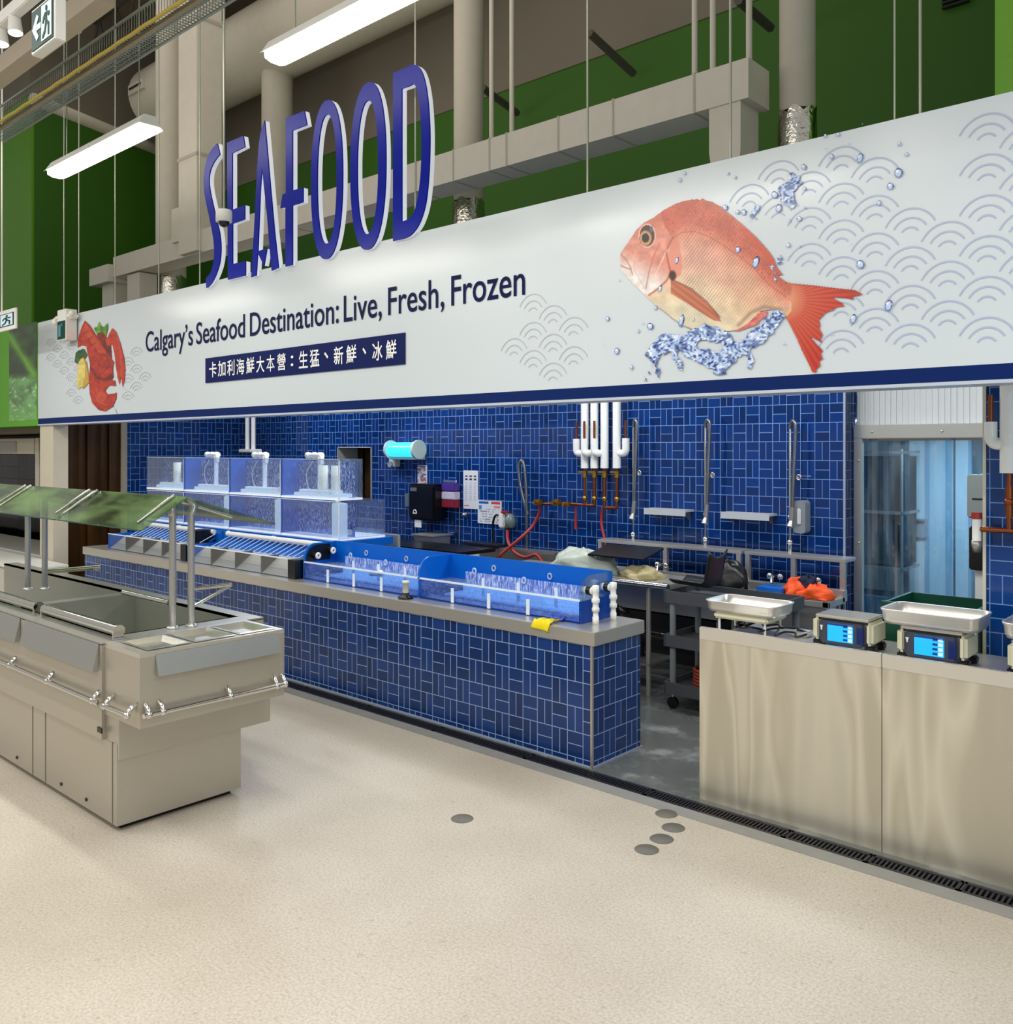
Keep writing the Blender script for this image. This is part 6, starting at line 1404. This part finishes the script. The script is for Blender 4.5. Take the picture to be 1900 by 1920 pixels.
# exit signs
EGR = mat('exit_green', '#0a4038', .5, spec=.2); EW = mat('exit_white', '#cfe3f2', .4, emit=.12)
def pict(b, f):
    """walking figure in a doorway, unit square, f maps (u, v) to 3D at front"""
    d = (0, -.003, 0)
    P = lambda L: b.prism([L], f, d)
    P([(.62, .05), (.70, .05), (.70, .86), (.98, .86), (.98, .05), (1.04, .05), (1.04, .94), (.62, .94)])
def exit_sign(px0, py0, px1, py1, Yf, dep, lb, hang=12.4, arrow=True):
    A, D = at(px0, py0, Y=Yf), at(px1, py0, Y=Yf); T_ = at(px0, py1, Y=Yf); x0_, x1_ = A.x, D.x; w = x1_-x0_; z0_ = A.z; h = T_.z-A.z
    t = thing('exit_sign', lb, 'exit sign', ((x0_+x1_)/2, Yf, z0_)); 
    B().box(x0_, x1_, Yf, Yf+dep, z0_, z0_+h, .004).build('housing', WHITEP, t)
    m_ = .05*w; X = lambda u: x0_+m_+u*(w-2*m_); Z = lambda v: z0_+m_+v*(h-2*m_)
    g = B().box(X(0), X(1), Yf-.004, Yf+.002, Z(0), Z(1)).build('green_face', EGR, t)
    f = lambda p: (X(p[0]), Yf-.005, Z(p[1])); b = B(); d = (0, -.002, 0)
    if arrow:
        b.prism([[(.06, .5), (.27, .83), (.36, .75), (.25, .57), (.46, .57), (.46, .43), (.25, .43), (.36, .25), (.27, .17)]], f, d)
    ox = .5 if arrow else .12; sw = .46 if arrow else .76
    b.prism([[(ox, .06), (ox+sw, .06), (ox+sw, .94), (ox, .94)]], f, d); b.build('white_symbol', EW, g)
    f2 = lambda p: (X(ox+p[0]*sw), Yf-.0085, Z(p[1])); b = B()
    b.prism([[(.55+.09*math.cos(a_), .80+.07*math.sin(a_)) for a_ in [2*PI*i/12 for i in range(12)]]], f2, d)
    for L in ([(.42, .70), (.58, .70), (.62, .45), (.46, .42)], [(.44, .70), (.25, .62), (.16, .48), (.24, .45), (.33, .55), (.5, .62)], [(.56, .70), (.74, .56), (.88, .60), (.86, .68), (.74, .66), (.6, .74)],
              [(.46, .45), (.36, .28), (.14, .16), (.18, .08), (.44, .2), (.58, .42)], [(.52, .45), (.72, .34), (.72, .1), (.82, .1), (.84, .40), (.62, .5)]): b.prism([L], f2, d)
    b.build('running_figure', EGR, g)
    if hang: B().cyl(((x0_+x1_)/2, Yf+dep/2, z0_+h), ((x0_+x1_)/2, Yf+dep/2, hang), .012, 8).build('hanging_rod', WHITEP, t)
# large one near
zt_e = at(60, 20, Y=1.6).z
exit_sign(59, 105, 103, 21, 1.6, .048, 'large hanging green exit sign with left arrow in the top left corner')
exit_sign(-24, 628, 29, 591, 4.4, .025, 'small green exit sign with arrow hanging at the left edge of the view')
q = at(112, 640, Y=4.85); q2 = at(127, 600, Y=4.85)
t = thing('exit_sign', 'small exit sign box with white side in front of the lobster end of the sign', 'exit sign', (q.x, 4.85, q.z))
w_ = q2.x-q.x; B().box(q.x, q2.x+.02, 4.82, 4.96, q.z, q.z+.40, .004).build('housing', WHITEP, t)
g = B().box(q.x+.015, q2.x-.0, 4.815, 4.822, q.z+.015, q.z+.25).build('green_face', EGR, t)
b = B().box(q.x+.05, q.x+.12, 4.812, 4.816, q.z+.05, q.z+.2).sph((q.x+.15, 4.814, q.z+.2), .02, 8, (1, .2, 1)).build('symbol', mat('dim_exit_symbol', '#4f8f96', .4), g)
B().box(q.x-.16, q2.x+.12, 4.83, 4.95, q.z+.27, q.z+.34, .02).sph((q.x-.16, 4.86, q.z+.27), .05, 10).sph((q2.x+.1, 4.86, q.z+.33), .04, 10).build('emergency_lamp', WHITEP, t)
# dome camera on pole
q = at(420, 410, Y=4.5); t = thing('dome_camera', 'white dome security camera on a thin pole in front of the letter S', 'security camera', (q.x, 4.5, q.z-.09))
cr_ = .075
B().cyl((q.x, 4.5, q.z+.08), (q.x, 4.5, 12.4), .012, 8).build('pole', CABLE, t)
B().lathe((q.x, 4.5, q.z-.03), [(.05, 0), (cr_, 0), (cr_, .09), (cr_*.9, .11), (0, .115)], 20).build('housing', WHITE, t)
B().sph((q.x, 4.5, q.z-.03), .052, 16).build('lens_dome', mat('smoked_dome', '#14141a', .08), t)
# dark louvre high right
A, D = at(1765, 15, Y=11.3), at(1815, 0, Y=11.3); b = B()
for k in range(4): b.box(A.x, D.x, 11.32, 11.38, A.z+.05*k, A.z+.05*k+.03)
b.build('wall_louvre', BLACK, label='small dark louvre high on the green wall at the right', cat='vent')
# grey conduit wires in roof
JM = mat('joist_grey', '#55524a', .7)
def joist(Yj, zj, lb):
    b = B(); b.box(-26, 2, Yj, Yj+.08, zj, zj+.08).box(-26, 2, Yj, Yj+.08, zj+.8, zj+.88); x = -26
    while x < 2: b.tube([(x, Yj+.04, zj+.05), (x+.45, Yj+.04, zj+.82)], .02, 4).tube([(x+.45, Yj+.04, zj+.82), (x+.9, Yj+.04, zj+.05)], .02, 4); x += .9
    b.build('roof_joist', JM, label=lb, cat='joist')
joist(6.5, 11.4, 'open web steel roof joist in front of the letters, nearest'); joist(9.2, 11.4, 'open web steel roof joist above the round duct, furthest')

# ================================================================= LIGHT
w = bpy.data.worlds.new('room_light'); sc.world = w; w.use_nodes = True
bg = w.node_tree.nodes['Background']; bg.inputs[0].default_value = C('#ebe8e2'); bg.inputs[1].default_value = .5
def area(x, y, z, sx_, sy_, e, col='#fffaf2', rot=(0, 0, 0), spread=None):
    l = bpy.data.lights.new('strip', 'AREA'); l.shape = 'RECTANGLE'; l.size = sx_; l.size_y = sy_; l.energy = e; l.color = C(col)[:3]
    if spread: l.spread = spread
    o = bpy.data.objects.new('strip_or_fill_light', l); COL.objects.link(o); o.location = (x, y, z); o.rotation_euler = rot; return o
for y in (3.0, .2, -2.8):
    for x in (-12, -8, -4, 0): area(x, y, 5.4 if y < 3 else 4.35, 2.4, .2, 68 if y < 3 else 42)
for x, y in ((-10.5, 6.9), (-8, 7.0), (-5.5, 6.9), (-3.6, 6.7), (-1.8, 7.0)): area(x, y, 3.35, 1.2, .3, 30, '#f6f8ff')
area(-2.4, 9.4, 2.5, 1.4, .5, 72, '#d9eefc')
area(-9, 5.9, 2.5, 4.0, .1, 18, '#e6f0ff')
area(-12, 7, 11.2, 14, 3, 160, '#fff4e6')
area(-12, 6, 6.2, 12, 1.5, 110, '#fff0dc', (PI, 0, 0))  # unseen upward fill, added to brighten the roof area
area(-9, 3.6, 6.0, 12, .5, 80, '#fff4e4', (PI*.5, 0, 0))  # added fill facing the duct fronts, no ceiling strip hangs here
area(1.6, 2.2, 2.3, .8, .6, 34, '#bfe0ff', (PI*.36, 0, PI*.2))  # made-up cool lamp that gives the steel counter front a bluish sheen
area(-14, 9.2, 4.4, 8, .6, 15, '#fff0dc', (PI, 0, 0))  # another unseen upward fill, added low behind the sign

sc.view_settings.view_transform = 'Standard'
sc.view_settings.look = 'None'
sc.view_settings.exposure = 0
sc.cycles.max_bounces = 8; sc.cycles.transparent_max_bounces = 24
sc.cycles.use_denoising = True
sc.cycles.sample_clamp_indirect = 6
